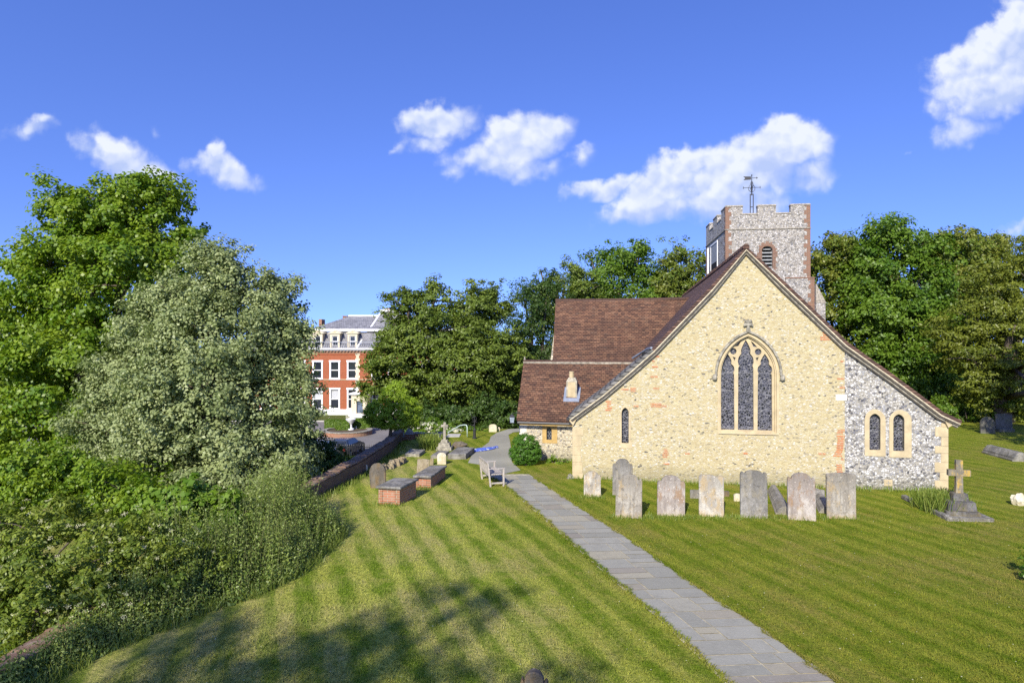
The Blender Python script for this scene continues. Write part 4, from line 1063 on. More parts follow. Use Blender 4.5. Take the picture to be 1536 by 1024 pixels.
MB().box(1.07, 1.22, .162, 2.6, -.06, .10).build('kerb_stone', M['slab_grey'], kg, bevel=.02, warp=.006, cuts=2)
cross('small pale stone cross on stepped blocks among long grass, left of the path', (667, 674), [(.75, .6, .20), (.55, .45, .18), (.34, .3, .14)], .80, .11, 1.10, .34, 'old_stone', R(-5))

# ------------------------------------------------------------------ boundary walls, piers, rail, steps
bw = empty('boundary_wall', 'long low brick and flint wall along the left edge of the churchyard', 'wall', (-6.5, 18.5, 0))
def wall_run(y0, y1, top, thick, name, m, nz=6, over=0.0, z0=-3.0, wob=.025, seed=1, parent=bw, loc=Vector((-6.5, 18.5, 0))):
    rn = random.Random(seed); n = max(2, int((y1-y0)/.45)); b = MB()
    for i in range(n+1):
        y = y0+(y1-y0)*i/n; x = xw(y); t = top(y)+rn.uniform(-wob, wob)
        b.v += [(x-thick-over-loc.x, y-loc.y, z0), (x+over-loc.x, y-loc.y, z0), (x+over+rn.uniform(-.01, .01)-loc.x, y-loc.y, t-.01), (x-thick/2-loc.x, y-loc.y, t+.025), (x-thick-over-loc.x, y-loc.y, t-.01)]
    for i in range(n):
        for k in range(5): b.f.append((i*5+k, i*5+(k+1) % 5, (i+1)*5+(k+1) % 5, (i+1)*5+k)[::-1])
    b.f += [(0, 1, 2, 3, 4), tuple(n*5+k for k in (4, 3, 2, 1, 0))]
    return b.build(name, m, parent)
wtop = lambda y: .22+.23*smooth(9.2, 14, y)+.08*smooth(20, 24, y)-.10*smooth(25, 33, y)
wall_run(1.5, 33.0, wtop, .44, 'wall', M['wall_brick'], seed=2)
y = 1.6; b = MB(); rn = random.Random(8)
rows = []
while y < 32.8:
    l = rn.uniform(.35, .7) if y > 12 else rn.uniform(.5, .9)
    x0, x1 = xw(y+.01), xw(min(y+l-.015, 33)); t = wtop(y)+.025; dz = rn.uniform(-.015, .02); ov = .03
    b.hexa([(x0-.44-ov+6.5, y-18.5, t+dz-.0), (x0+ov+6.5, y-18.5, t+dz), (x1+ov+6.5, y+l-.015-18.5, t+dz), (x1-.44-ov+6.5, y+l-.015-18.5, t+dz)],
           [(x0-.42+6.5, y-18.5, t+dz+.07), (x0+6.5, y-18.5, t+dz+.07), (x1+6.5, y+l-.015-18.5, t+dz+.07), (x1-.42+6.5, y+l-.015-18.5, t+dz+.07)]); y += l
b.build('coping', lichen('coping_brick', (.185, .115, .08), (.27, .21, .165), (.19, .15, .05), .6), bw, bevel=.015, warp=.004)
PIER = 'pyramid-capped piers at the end of the boundary wall'
def pier(label, px, py, w, h, cap):
    x, y = G(px, py); o = empty('gate_pier', label, 'pier', (x, y, 0), R(-8), PIER)
    MB().box(-w/2, w/2, -w/2, w/2, -1, h).build('brick_pier', M['old_brick'], o); k = w/2+.04
    MB().hexa([(-k, -k, h), (k, -k, h), (k, k, h), (-k, k, h)], [(-.02, -.02, h+cap), (.02, -.02, h+cap), (.02, .02, h+cap), (-.02, .02, h+cap)]).build('pyramid_cap', M['old_stone'], o, warp=.01, cuts=2)
pier('left stone pier with a pyramid cap at the far end of the boundary wall', 602.5, 660, .26, .16, .36)
pier('right wider brick pier with a pyramid cap beside the white-flowered shrub', 614, 659, .36, .28, .36)
x0, y0 = G(619, 657.5); x1, y1 = G(663, 659)
lwl = empty('low_wall', 'low brick wall running from the wider pier towards the steps', 'wall', (x0, y0, 0), math.atan2(y1-y0, x1-x0)); ln = math.hypot(x1-x0, y1-y0)
MB().box(0, ln, 0, .3, -1.5, .24).build('wall', M['old_brick'], lwl); MB().box(-.02, ln+.02, -.03, .33, .242, .30).build('coping', M['old_stone'], lwl, bevel=.02, warp=.008, cuts=2)
def hp(px, py, D): return P(px, py, D)
hr_ = empty('handrail', 'pale green bent metal handrail beside the sunken steps', 'handrail', (-2.9, 33.5, 0)); o3 = Vector((-2.9, 33.5, 0))
MB().tube([hp(701, 655, 33.3)-o3, hp(700.7, 640, 33.3)-o3, hp(699.5, 637.4, 33.35)-o3, hp(696, 637, 33.5)-o3, hp(690, 638, 33.8)-o3, hp(672.5, 648, 34.8)-o3, hp(671.5, 664, 34.9)-o3], .03, 8).build('rail', M['rail'], hr_, smooth=True)
st = empty('sunken_steps', 'pale-edged stone steps going down to the drive beside the handrail', 'steps', (-2.9, 34.0, 0))
for k in range(5):
    a = -k*.35
    MB().box(-.35+a*.85-.2, .15+a*.85, -.5+k*.18, .55+k*.18, -.8-k*.16, .03-k*.17).build('step', M['kerb'], st, bevel=.015)
# lamp post and lantern
x, y = G(711.8, 657.5); lp = empty('lamp_post', 'short black iron lamp post with a ladder bar and finial by the path', 'lamp post', (x, y, 0))
MB().lathe([(.11, -.05), (.11, .06), (.075, .09), (.07, .42), (.085, .44), (.05, .48), (.028, .52), (.024, 1.0), (.04, 1.02), (.02, 1.04)], n=12).build('post', M['black_iron'], lp)
MB().tube([(-.14, 0, .86), (.14, 0, .86)], .014, 6).build('ladder_bar', M['black_iron'], lp)
b = MB()
for s in (-1, 1): b.tube([(0, 0, .88), (s*.08, 0, .94), (s*.10, 0, 1.06), (s*.03, 0, 1.14)], .013, 6)
b.tube([(0, 0, 1.02), (0, 0, 1.24)], .012, 6).tube([(-.06, 0, 1.06), (-.16, 0, 1.16), (-.17, 0, 1.24)], .012, 6).build('scroll_finial', M['black_iron'], lp)
ln_p = P(768, 634, 26.6)
wl = empty('wall_lantern', 'grey glazed lantern on a bracket at the corner of the vestry', 'lantern', ln_p)
MB().box(-.10, .10, -.10, .10, 0, .02).build('lantern_base', M['black_iron'], wl); MB().box(-.105, .105, -.105, .105, .24, .26).build('lantern_rim', M['black_iron'], wl)
MB().hexa([(-.07, -.07, .021), (.07, -.07, .021), (.07, .07, .021), (-.07, .07, .021)], [(-.10, -.10, .239), (.10, -.10, .239), (.10, .10, .239), (-.10, .10, .239)]).build('lantern_glass', plain('lantern_glass', (.28, .33, .38), .2, .2, 9, .6), wl)
MB().hexa([(-.11, -.11, .262), (.11, -.11, .262), (.11, .11, .262), (-.11, .11, .262)], [(-.03, -.03, .36), (.03, -.03, .36), (.03, .03, .36), (-.03, .03, .36)]).build('lantern_cap', M['black_iron'], wl)
MB().tube([(0, 0, .36), (0, 0, .40), (.42, .15, .40)], .012, 6).build('bracket', M['black_iron'], wl)

# bench
bx, by = G(735, 730.5); bx2, by2 = G(723.6, 719.6); bd = Vector((bx2-bx, by2-by)); BL = 1.35; brz = math.atan2(-bd.x, bd.y)
bn = empty('park_bench', 'weathered grey wooden bench facing the path with its back to the lawn', 'bench', (bx, by, 0), brz)
for yy in (0, BL):
    MB().hexa([(0, yy, -.03), (.06, yy, -.03), (.06, yy+.06, -.03), (0, yy+.06, -.03)], [(-.09, yy, .82), (-.04, yy, .82), (-.04, yy+.06, .82), (-.09, yy+.06, .82)]).build('leg', M['teak'], bn, bevel=.006)
    MB().box(.46, .52, yy, yy+.06, -.03, .60).build('leg', M['teak'], bn, bevel=.006)
    MB().box(-.05, .54, yy-.005, yy+.065, .602, .632).build('armrest', M['teak'], bn, bevel=.006)
    MB().box(.06, .459, yy+.012, yy+.05, .10, .15).build('stretcher', M['teak'], bn)
se = MB()
for k in range(6): se.box(.06+k*.078, .06+k*.078+.062, .062, BL-.002, .40, .422)
se.build('seat', M['teak'], bn)
MB().box(.462, .515, .062, BL-.002, .33, .395).box(.0, .05, .062, BL-.002, .33, .395).build('seat_rail', M['teak'], bn)
ba = MB()
def bz(z): return -.105*z/.82
ba.hexa([(bz(.76)+.01, .062, .76), (bz(.76)+.045, .062, .76), (bz(.76)+.045, BL-.002, .76), (bz(.76)+.01, BL-.002, .76)], [(bz(.84)+.01, .062, .84), (bz(.84)+.045, .062, .84), (bz(.84)+.045, BL-.002, .84), (bz(.84)+.01, BL-.002, .84)])
for k in range(12):
    y = .09+k*(BL-.16)/11.5
    ba.hexa([(bz(.46)+.015, y, .44), (bz(.46)+.035, y, .44), (bz(.46)+.035, y+.05, .44), (bz(.46)+.015, y+.05, .44)], [(bz(.76)+.015, y, .758), (bz(.76)+.035, y, .758), (bz(.76)+.035, y+.05, .758), (bz(.76)+.015, y+.05, .758)])
ba.build('backrest', M['teak'], bn)
# blue tarpaulin on the path edge
tp = MB(); A = G(697, 678.5); B_ = G(747, 672); n = 26; rn = random.Random(2); tv_ = []
d = Vector((B_[0]-A[0], B_[1]-A[1], 0)); ln = d.length; e = d.normalized(); nn = Vector((-e.y, e.x, 0))
for i in range(n+1):
    t = i/n; w = .30*math.sin(math.pi*min(1, t*1.05+.04))**.6+.04
    for j in range(9):
        s = j/8-.5; z = .02+.05*abs(math.sin(9*s+7*t+rn.uniform(-.5, .5)))*(1-4*s*s)+.05*(1-4*s*s)*rn.uniform(.5, 1)
        tp.v.append(tuple(e*ln*t+nn*s*w*1.6+Vector((0, 0, z))))
tp.f = [(i*9+j, (i+1)*9+j, (i+1)*9+j+1, i*9+j+1) for i in range(n) for j in range(8)]
mt, gg = material('blue_tarpaulin', .5, .4); ww = gg.noise(gg.map(gg.ob, (3, 3, 1)), 1.6, 3)
setc(gg, gg.mix(gg.step(ww, .52, .60), (.09, .14, .50), (.55, .60, .72)))
tag(tp.build('tarpaulin', mt, None, (A[0], A[1], .01)), 'crumpled blue and white tarpaulin lying across the path edge', 'tarpaulin')

# ------------------------------------------------------------------ the red brick manor house
MY = 82.0; MZ = -4.4
mo = Vector(((533-CX)/F*MY, MY, MZ))
manor = empty('manor_house', 'large red brick house with white sash windows and a grey slate mansard roof', 'house', mo, R(-1.0))
mx = lambda px: (px-533)/F*MY
mz = lambda py: H+(CY-py)/F*MY-MZ
WINS = [(476, 13.5), (502, 13.5), (528.3, 13.5), (450, 13.5), (424, 13.5), (398, 13.5)]
RW = [(565, 12), (590, 13), (640, 13), (690.5, 14.5), (665, 13)]
rows_ = [(542.6, 567.5), (584.0, 613.0)]
holes = []
for px, w in WINS+RW:
    for (a, c) in rows_: holes.append([(mx(px-w/2), mz(c)), (mx(px+w/2), mz(c)), (mx(px+w/2), mz(a)), (mx(px-w/2), mz(a))])
wall_loop = [(mx(372), mz(613.6)), (mx(707), mz(613.6)), (mx(707), mz(526)), (mx(372), mz(526))]
MB().plate([wall_loop]+holes, 0, .4).build('brick_wall', M['red_brick'], manor)
MB().box(mx(372), mx(372)+.4, .4, 14, -.4, mz(526)).build('side_wall', M['red_brick'], manor); MB().box(mx(707)-.4, mx(707), .4, 14, -.4, mz(526)).build('side_wall', M['red_brick'], manor)
MB().box(mx(371), mx(708), -.06, .4, -.5, mz(613.6)-.002).build('plinth', M['white_paint'], manor)
MB().box(mx(371), mx(708), .42, 13, -.3, mz(526)).build('dark_interior', M['hollow'], manor)
# one sash window, then copies
pane_ = MB(); fr = MB()
def make_sash(w, h):
    win_ = empty('window', None, None); win_.parent = manor
    f = MB(); t = .13
    f.box(-w/2-.16, w/2+.16, -.07, .10, h, h+.22).box(-w/2-.14, w/2+.14, -.09, .12, -.16, 0)
    f.box(-w/2-.10, -w/2+t-.04, -.04, .16, 0, h).box(w/2-t+.04, w/2+.10, -.04, .16, 0, h).box(-w/2+t-.04, w/2-t+.04, .06, .14, h-.09, h).box(-w/2+t-.04, w/2-t+.04, .06, .14, 0, .10).box(-w/2+t-.04, w/2-t+.04, .05, .13, h/2-.05, h/2+.05)
    f.build('frame', M['white_paint'], win_)
    MB().box(-w/2+.05, w/2-.05, .16, .18, .02, h-.02).build('pane', M['pane'], win_)
    return win_
hh = [mz(a)-mz(c) for a, c in rows_]
proto = [make_sash(13.5/F*MY, hh[0]), make_sash(13.5/F*MY, hh[1])]
first = [True, True]
for px, w in WINS+RW:
    for r in (0, 1):
        o = proto[r] if first[r] else copy_tree(proto[r], manor); first[r] = False
        o.location = (mx(px), 0, mz(rows_[r][1]))
for px in (502, 476, 690.5):
    MB().box(mx(px)-.45, mx(px)+.45, .130, .155, mz(598), mz(586)).build('blind', M['blind'], manor)
MB().box(mx(372), mx(707), -.06, -.002, mz(569.6), mz(568.4)).build('string_course', M['dressed'], manor)
MB().box(mx(372), mx(707), -.05, -.002, mz(532), mz(530)).build('string_course', M['red_brick'], manor)
co = MB().box(mx(370), mx(709), -.55, .5, mz(523.8), mz(522)).box(mx(370)+.1, mx(709)-.1, -.38, .5, mz(525.5), mz(523.85)); co.build('cornice', M['white_paint'], manor)
dn_ = MB(); x = mx(373)
while x < mx(706): dn_.box(x, x+.2, -.28, -.002, mz(527.4), mz(525.6)); x += .42
dn_.box(mx(372), mx(707), -.10, -.001, mz(529.5), mz(527.5))
dn_.build('dentil_course', M['old_brick'], manor)
b = MB(); z = mz(613); k = 0
while z < mz(531): b.box(mx(536.5)-(.18, .30)[k % 2], mx(536.5)+(.18, .30)[k % 2], -.05, -.002, z, z+.34); z += .36; k += 1
b.build('stone_quoin', M['cream_paint'], manor)
# mansard roof: steep slope, then the shallower upper roof
zE, zB, zR = mz(521.8), mz(497.5), mz(471.5)
m0, m1 = mx(371), mx(708)
def roofq(name, pts, m):
    b = MB(); A, B_, C_, D_ = map(Vector, pts); n = (B_-A).cross(D_-A).normalized()*.15
    b.hexa([A-n, B_-n, C_-n, D_-n], [A, B_, C_, D_]); return b.build(name, m, manor)
roofq('mansard_slope', [(m0, -.4, zE), (m1, -.4, zE), (m1-.9, .9, zB), (m0+.9, .9, zB)], M['slate_roof'])
MB().box(mx(386), m1-.9, .55, 1.1, zB+.06, zB+.36).build('white_fascia', M['white_paint'], manor)
roofq('upper_roof', [(mx(459), .8, zB+.30), (mx(575), .8, zB+.30), (mx(575), 6.5, zR), (mx(502), 6.5, zR)], M['slate_roof'])
roofq('upper_roof', [(mx(459), 12, zB+.30), (mx(459), .8, zB+.30), (mx(502), 6.5, zR), (mx(502), 6.6, zR)], M['brown_slate'] if 'brown_slate' in M else M.setdefault('brown_slate', tiles('brown_slate', [(0, (.10,.085,.085)), (1, (.16,.14,.13))], 'v', .22, .3, 1.3, .2)))
MB().box(mx(502), mx(575), 6.4, 6.7, zR, zR+.18).build('ridge_cap', M['white_paint'], manor)
# pavilion roof with flat white top
pw0, pw1, pt0, pt1 = mx(537.5), mx(612), mx(561.5), mx(589.5); zP = mz(465.5)
for nm, pts in (('front', [(pw0, -.55, zE+.02), (pw1, -.55, zE+.02), (pt1, 4.2, zP), (pt0, 4.2, zP)]), ('left', [(pw0, 12, zE+.02), (pw0, -.55, zE+.02), (pt0, 4.2, zP), (pt0, 8, zP)]), ('right', [(pw1, -.55, zE+.02), (pw1, 12, zE+.02), (pt1, 8, zP), (pt1, 4.2, zP)])):
    roofq('pavilion_slope', pts, M['slate_roof'])
MB().box(pt0-.15, pt1+.15, 4.0, 8.2, zP-.02, zP+.32).build('pavilion_cap', M['white_paint'], manor, bevel=.03)
MB().tube([(pw0, -.56, zE+.05), (pt0, 4.15, zP)], .14, 6).tube([(pw1, -.56, zE+.05), (pt1, 4.15, zP)], .14, 6).build('hip_roll', M['white_paint'], manor)
MB().box(mx(565), mx(574), 5, 6.4, zP+.3, mz(459)-.25).box(mx(564.4), mx(574.6), 4.9, 6.5, mz(459)-.25, mz(459)).build('chimney', M['old_brick'], manor)
MB().box(mx(484), mx(492), 9, 10.5, zB, mz(470.4)).box(mx(483.5), mx(492.5), 8.9, 10.6, mz(470.4)+.002, mz(469.4)).build('chimney', M['old_brick'], manor)
MB().box(mx(444), mx(449), 9, 10.5, zB, mz(475)).build('chimney', M['old_brick'], manor)
def make_dormer():
    d = empty('dormer', None, None); d.parent = manor; w = .62
    zt = mz(500.2)-mz(521)
    MB().box(-w, -w+.24, -.1, 1.8, 0, zt).box(w-.24, w, -.1, 1.8, 0, zt).box(-w+.24, w-.24, -.1, 1.8, zt-.28, zt).build('cheek', M['cream_paint'], d)
    MB().prism([(-w-.18, zt+.002), (w+.18, zt+.002), (w+.18, zt+.10), (0, zt+.46), (-w-.18, zt+.10)], -.22, 2.6).build('pediment', M['cream_paint'], d)
    MB().prism([(-w+.25, zt+.13), (w-.25, zt+.13), (0, zt+.33)], -.225, -.2).build('tympanum', M['dressed'], d)
    x = w-.24
    MB().box(-x, -x+.09, .02, .12, 0, zt-.28).box(x-.09, x, .02, .12, 0, zt-.28).box(-x+.09, x-.09, .02, .12, zt-.38, zt-.28).box(-x+.09, x-.09, .02, .12, .08, .24).box(-x+.09, x-.09, .03, .11, zt*.45-.04, zt*.45+.04).build('frame', M['white_paint'], d)
    MB().box(-x+.05, x-.05, .13, .15, .1, zt-.3).build('pane', M['pane'], d)
    return d
dm = make_dormer()
for i, px in enumerate((477.5, 503.3, 529.7, 451.5, 425, 399)):
    o = dm if i == 0 else copy_tree(dm, manor); o.location = (mx(px), -.25, mz(521.2))
b = MB()
for x in np.arange(mx(373), mx(560), .28): b.box(x, x+.035, -.42, -.385, zE+.02, zE+.75)
b.box(mx(373), mx(560), -.43, -.38, zE+.75, zE+.80).build('roof_railing', M['lead'], manor)
# porch
po = empty('porch', None, None); po.parent = manor
p0, p1 = mx(533.2), mx(556.5)
d0, d1 = mx(540.7), mx(550)
MB().plate([[(p0, -.4), (p1, -.4), (p1, mz(590)), (p0, mz(590))], [(d0, mz(617)), (d1, mz(617)), (d1, mz(599)), (d0, mz(599))]], -2.0, -1.6).build('porch_wall', M['cream_paint'], po)
MB().box(p0, p0+.4, -1.6, 0, -.4, mz(590)).box(p1-.4, p1, -1.6, 0, -.4, mz(590)).build('porch_wall', M['cream_paint'], po)
MB().box(p0-.25, p1+.25, -2.25, 0, mz(590)+.002, mz(587.5)).build('porch_roof', M['white_paint'], po, bevel=.03)
MB().box(d0, d1, -1.75, -1.68, mz(617), mz(599)).build('door', plain('blue_door', (.10, .13, .19), .4, .2, 3), po)
MB().box(p0-.1, p1+.3, -3.0, -2.02, -.4, mz(618)).build('step', M['white_paint'], po, bevel=.03)

# round brick planter with clipped box hedges and a flower urn
pcx, pcy = G(521, 646.5, -4.1); pr = 36.5*pcy/F
pln = empty('round_planter', 'round raised brick flower bed in the middle of the drive', 'planter', (pcx, pcy, -4.4))
b = MB(); n = 40
for k in range(n):
    a = 2*math.pi*k/n; b.v += [(pr*math.cos(a), pr*math.sin(a), 0), (pr*math.cos(a), pr*math.sin(a), .40), ((pr-.4)*math.cos(a), (pr-.4)*math.sin(a), .40), ((pr-.4)*math.cos(a), (pr-.4)*math.sin(a), 0)]
b.f = [(k*4+i, ((k+1) % n)*4+i, ((k+1) % n)*4+i+1, k*4+i+1) for k in range(n) for i in range(3)]
b.build('brick_ring', M['old_brick'], pln)
b = MB()
for k in range(n):
    a = 2*math.pi*k/n; b.v += [((pr+.05)*math.cos(a), (pr+.05)*math.sin(a), .402), ((pr+.05)*math.cos(a), (pr+.05)*math.sin(a), .48), ((pr-.45)*math.cos(a), (pr-.45)*math.sin(a), .48), ((pr-.45)*math.cos(a), (pr-.45)*math.sin(a), .402)]
b.f = [(k*4+i, ((k+1) % n)*4+i, ((k+1) % n)*4+(i+1) % 4, k*4+(i+1) % 4) for k in range(n) for i in range(4)]
b.build('coping', M['old_stone'], pln)
MB().lathe([(pr-.42, .2), (pr-.42, .38), (.01, .42)], n=32).build('planted_bed', M['soil'], pln)
ux, uy = P(525, 640, pcy).xy
ur = empty('flower_urn', 'white stone urn overflowing with white flowers between the box hedges', 'urn', (ux, uy+.3, -4.0))
MB().lathe([(.34, 0), (.34, .12), (.16, .2), (.13, .55), (.2, .65), (.46, 1.0), (.52, 1.12), (.44, 1.12), (.3, 1.0)], n=16).build('urn', M['white_paint'], ur)

# railings along the car park edge, and the parked cars behind them
RY = 50.0
rl_ = empty('railings', 'black iron railings along the sunken edge of the drive', 'railing', ((400-CX)/F*RY, RY, -4.4))
bx_ = MB(); x = 0; wid_ = 186/F*RY
while x < wid_: bx_.taper(x, x+.035, -.018, .018, 0, 1.28, .004).taper(x-.015, x+.05, -.03, .03, 1.28, 1.40, .03); x += .17
bx_.build('bars', M['black_iron'], rl_)['kind'] = 'stuff'
MB().box(0, wid_, -.02, .02, .18, .23).box(0, wid_, -.02, .02, 1.12, 1.17).build('rail', M['black_iron'], rl_)
x = 0
while x < wid_+.1: MB().box(x-.05, x+.05, -.05, .05, 0, 1.45).build('post', M['black_iron'], rl_); x += 1.9

def car(label, loc, rz, paint):
    o = empty('parked_car', label, 'car', loc, rz, 'cars parked on the drive')
    prof = [(-2.05, .32), (2.0, .32), (2.08, .55), (2.0, .74), (1.25, .93), (.95, .97), (-1.75, 1.0), (-2.05, .9), (-2.12, .6)]
    cab = [(-1.85, .985), (1.0, .96), (.35, 1.36), (.0, 1.44), (-1.0, 1.46), (-1.5, 1.38)]
    def loft(pr_, hw0, hw1, z0, z1):
        b = MB(); n = len(pr_)
        for sgn in (-1, 1): b.v += [(x, sgn*(hw0+(hw1-hw0)*min(1, max(0, (z-z0)/(z1-z0)))), z) for x, z in pr_]
        b.f = [(i, (i+1) % n, n+(i+1) % n, n+i) for i in range(n)]+[tuple(range(n-1, -1, -1)), tuple(range(n, 2*n))]
        return b
    loft(prof, .86, .80, .5, 1.0).build('body', paint, o, bevel=.06, seg=2, smooth=False)
    loft(cab, .78, .58, .96, 1.45).build('cabin', paint, o, bevel=.05, seg=2)
    gl = M['pane']
    MB().hexa([(.92, -.66, 1.0), (.92, .66, 1.0), (.40, .56, 1.345), (.40, -.56, 1.345)], [(.96, -.66, 1.01), (.96, .66, 1.01), (.44, .56, 1.36), (.44, -.56, 1.36)]).build('windscreen', gl, o)
    MB().hexa([(-1.80, -.64, 1.03), (-1.80, .64, 1.03), (-1.52, .56, 1.34), (-1.52, -.56, 1.34)], [(-1.85, -.64, 1.03), (-1.85, .64, 1.03), (-1.565, .56, 1.35), (-1.565, -.56, 1.35)]).build('rear_window', gl, o)
    for s in (-1, 1):
        MB().hexa([(-1.45, s*.772, 1.03), (.72, s*.772, 1.02), (.28, s*.632, 1.34), (-1.25, s*.632, 1.36)], [(-1.45, s*.79, 1.03), (.72, s*.79, 1.02), (.28, s*.65, 1.34), (-1.25, s*.65, 1.36)]).build('side_window', gl, o)
        MB().box(.72, .86, s*.80-.1, s*.80+.14, .98, 1.08).build('mirror', paint, o, bevel=.03)
        MB().box(1.96, 2.075, s*.62-.16, s*.62+.16, .60, .74).build('headlight', M['white_paint'], o, bevel=.03)
        MB().box(-2.13, -2.04, s*.66-.12, s*.66+.12, .66, .86).build('tail_light', M['tail'], o, bevel=.02)
        for xx in (-1.25, 1.3):
            w = MB().lathe([(.0, -.1), (.3, -.1), (.325, -.06), (.325, .06), (.3, .1), (.0, .1)], n=20).build('wheel', M['tyre'], o, (xx, s*.78, .325)); w.rotation_euler = (R(90), 0, 0)
            h = MB().lathe([(.0, -.118), (.2, -.115), (.2, .115), (.0, .118)], n=14).build('rim', M['lead'], w)
    return o
M['tail'] = plain('tail_lamp', (.3, .02, .02), .3, .1); M['tyre'] = plain('tyre_rubber', (.02, .02, .02), .8, .2)
M['blue_paint'] = plain('pale_blue_paint', (.30, .42, .62), .25, .05, 2, .6); M['dark_paint'] = plain('dark_paint', (.035, .045, .06), .25, .1, 2, .6)
M['slate_paint'] = plain('slate_blue_paint', (.13, .22, .36), .25, .05, 2, .6)
x, y = G(468, 688, -4.4); car('pale blue car parked side-on close behind the railings', (x, y, -4.38), R(168), M['blue_paint'])
x, y = G(517, 684, -4.4); car('dark car parked behind the railings with its rear to the round planter', (x, y+.6, -4.38), R(82), M['dark_paint'])
x, y = G(432, 672, -4.4); car('slate blue car parked beyond the pale blue one, mostly behind the grey-green tree', (x, y, -4.38), R(172), M['slate_paint'])

# ------------------------------------------------------------------ foliage
def mesh_quads(name, verts, var, m):
    n = len(verts)//4; me = bpy.data.meshes.new(name)
    me.vertices.add(len(verts)); me.vertices.foreach_set('co', verts.astype(np.float32).ravel())
    me.loops.add(n*4); me.loops.foreach_set('vertex_index', np.arange(n*4, dtype=np.int32))
    me.polygons.add(n); me.polygons.foreach_set('loop_start', np.arange(0, n*4, 4, dtype=np.int32))
    me.materials.append(m)
    at = me.attributes.new('var', 'FLOAT', 'FACE'); at.data.foreach_set('value', var.astype(np.float32))
    me.update(calc_edges=True); return me
def leaves(rs, pos, nrm, size, asp, droop=0.0):
    """rhombic leaves at pos facing nrm"""
    n = len(pos); t = rs.normal(size=(n, 3)); t[:, 2] -= droop
    nrm = nrm/np.linalg.norm(nrm, axis=1, keepdims=True)
    t -= nrm*np.sum(t*nrm, axis=1, keepdims=True); t /= np.linalg.norm(t, axis=1, keepdims=True)+1e-9
    b = np.cross(nrm, t); L_ = (size*rs.uniform(.65, 1.35, n))[:, None]
    v = np.empty((n, 4, 3)); v[:, 0] = pos-t*L_*.5; v[:, 1] = pos+b*L_*asp*.5+t*L_*.06; v[:, 2] = pos+t*L_*.5-nrm*L_*.08; v[:, 3] = pos-b*L_*asp*.5+t*L_*.06
    return v.reshape(-1, 3)
def unit(rs, n):
    d = rs.normal(size=(n, 3)); return d/np.linalg.norm(d, axis=1, keepdims=True)
def crown_points(rs, lobes, n_cl, per, rc, up=.35, flat=.75, inner=.22, floor=None, bough=8, spread=1.55):
    """boughs on the lobes, leaf clumps on the boughs, leaves on the clumps; plus thinner growth inside"""
    lob = np.array(lobes, float); area = (lob[:, 3]*lob[:, 4]+lob[:, 3]*lob[:, 5]+lob[:, 4]*lob[:, 5])
    n_in = int(n_cl*inner); nb = max(4, int((n_cl-n_in)/bough)); k = nb*4
    pick = rs.choice(len(lob), k, p=area/area.sum()); d = unit(rs, k); L_ = lob[pick]
    c = L_[:, :3]+d*L_[:, 3:6]*rs.uniform(.80, 1.06, k)[:, None]
    dist = np.linalg.norm((c[:, None, :]-lob[None, :, :3])/lob[None, :, 3:6], axis=2); dist[np.arange(k), pick] = 9
    ok = dist.min(axis=1) > .82; c, d = c[ok][:nb], d[ok][:nb]; nb = len(c)
    sz = rs.uniform(.55, 1.4, nb); tb = rs.normal(.5, .14, nb)
    e = rs.normal(size=(nb, bough, 3))*.62; e[:, :, 2] *= .55; e += d[:, None, :]*rs.normal(0, .35, (nb, bough, 1)); e[:, :, 2] -= .12*np.sum(e[:, :, :2]**2, axis=2)
    el_ = np.linalg.norm(e, axis=2, keepdims=True); e = e*np.minimum(1, 1.05/(el_+1e-6))
    c1 = (c[:, None]+e*(rc*spread*sz)[:, None, None]).reshape(-1, 3); d1 = np.repeat(d, bough, 0)+rs.normal(size=(nb*bough, 3))*.25; t1 = np.repeat(tb, bough)
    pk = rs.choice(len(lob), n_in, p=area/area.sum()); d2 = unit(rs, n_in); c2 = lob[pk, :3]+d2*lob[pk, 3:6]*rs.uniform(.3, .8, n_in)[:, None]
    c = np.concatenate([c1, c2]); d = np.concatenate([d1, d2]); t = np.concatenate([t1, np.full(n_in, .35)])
    n = len(c); rcl = rc*rs.uniform(.55, 1.3, n)
    e = unit(rs, n*per).reshape(n, per, 3); rad = rs.random((n, per))**.45
    off = e*rad[:, :, None]*rcl[:, None, None]; off[:, :, 2] *= flat
    pos = (c[:, None, :]+off); nr = e*.7+d[:, None, :]*.55; nr = nr+rs.normal(size=nr.shape)*.45; nr[:, :, 2] += up
    tone = np.repeat((t+rs.normal(0, .12, n))[:, None], per, 1)+rs.normal(0, .16, (n, per))
    pos, nr, tone = pos.reshape(-1, 3), nr.reshape(-1, 3), np.clip(tone.reshape(-1), 0, 1)
    if floor is not None:
        k = pos[:, 2] > floor; pos, nr, tone = pos[k], nr[k], tone[k]
    return pos, nr, tone, c
def foliage(name, lobes, m, parent, seed, n_cl, per, rc, leaf_size, asp=.6, origin=(0, 0, 0), **kw):
    rs = np.random.default_rng(seed); droop = kw.pop('droop', .15)
    pos, nr, tone, c = crown_points(rs, lobes, n_cl, per, rc, **kw)
    v = leaves(rs, pos-np.array(origin), nr, leaf_size, asp, droop)
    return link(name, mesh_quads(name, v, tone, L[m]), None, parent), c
def lobe(px, py, rx, ry, D, depth=.85, dd=0.0):
    c = P(px, py, D+dd); k = (D+dd)/F; return (c.x, c.y, c.z, rx*k, (rx+ry)*.5*k*depth, ry*k)
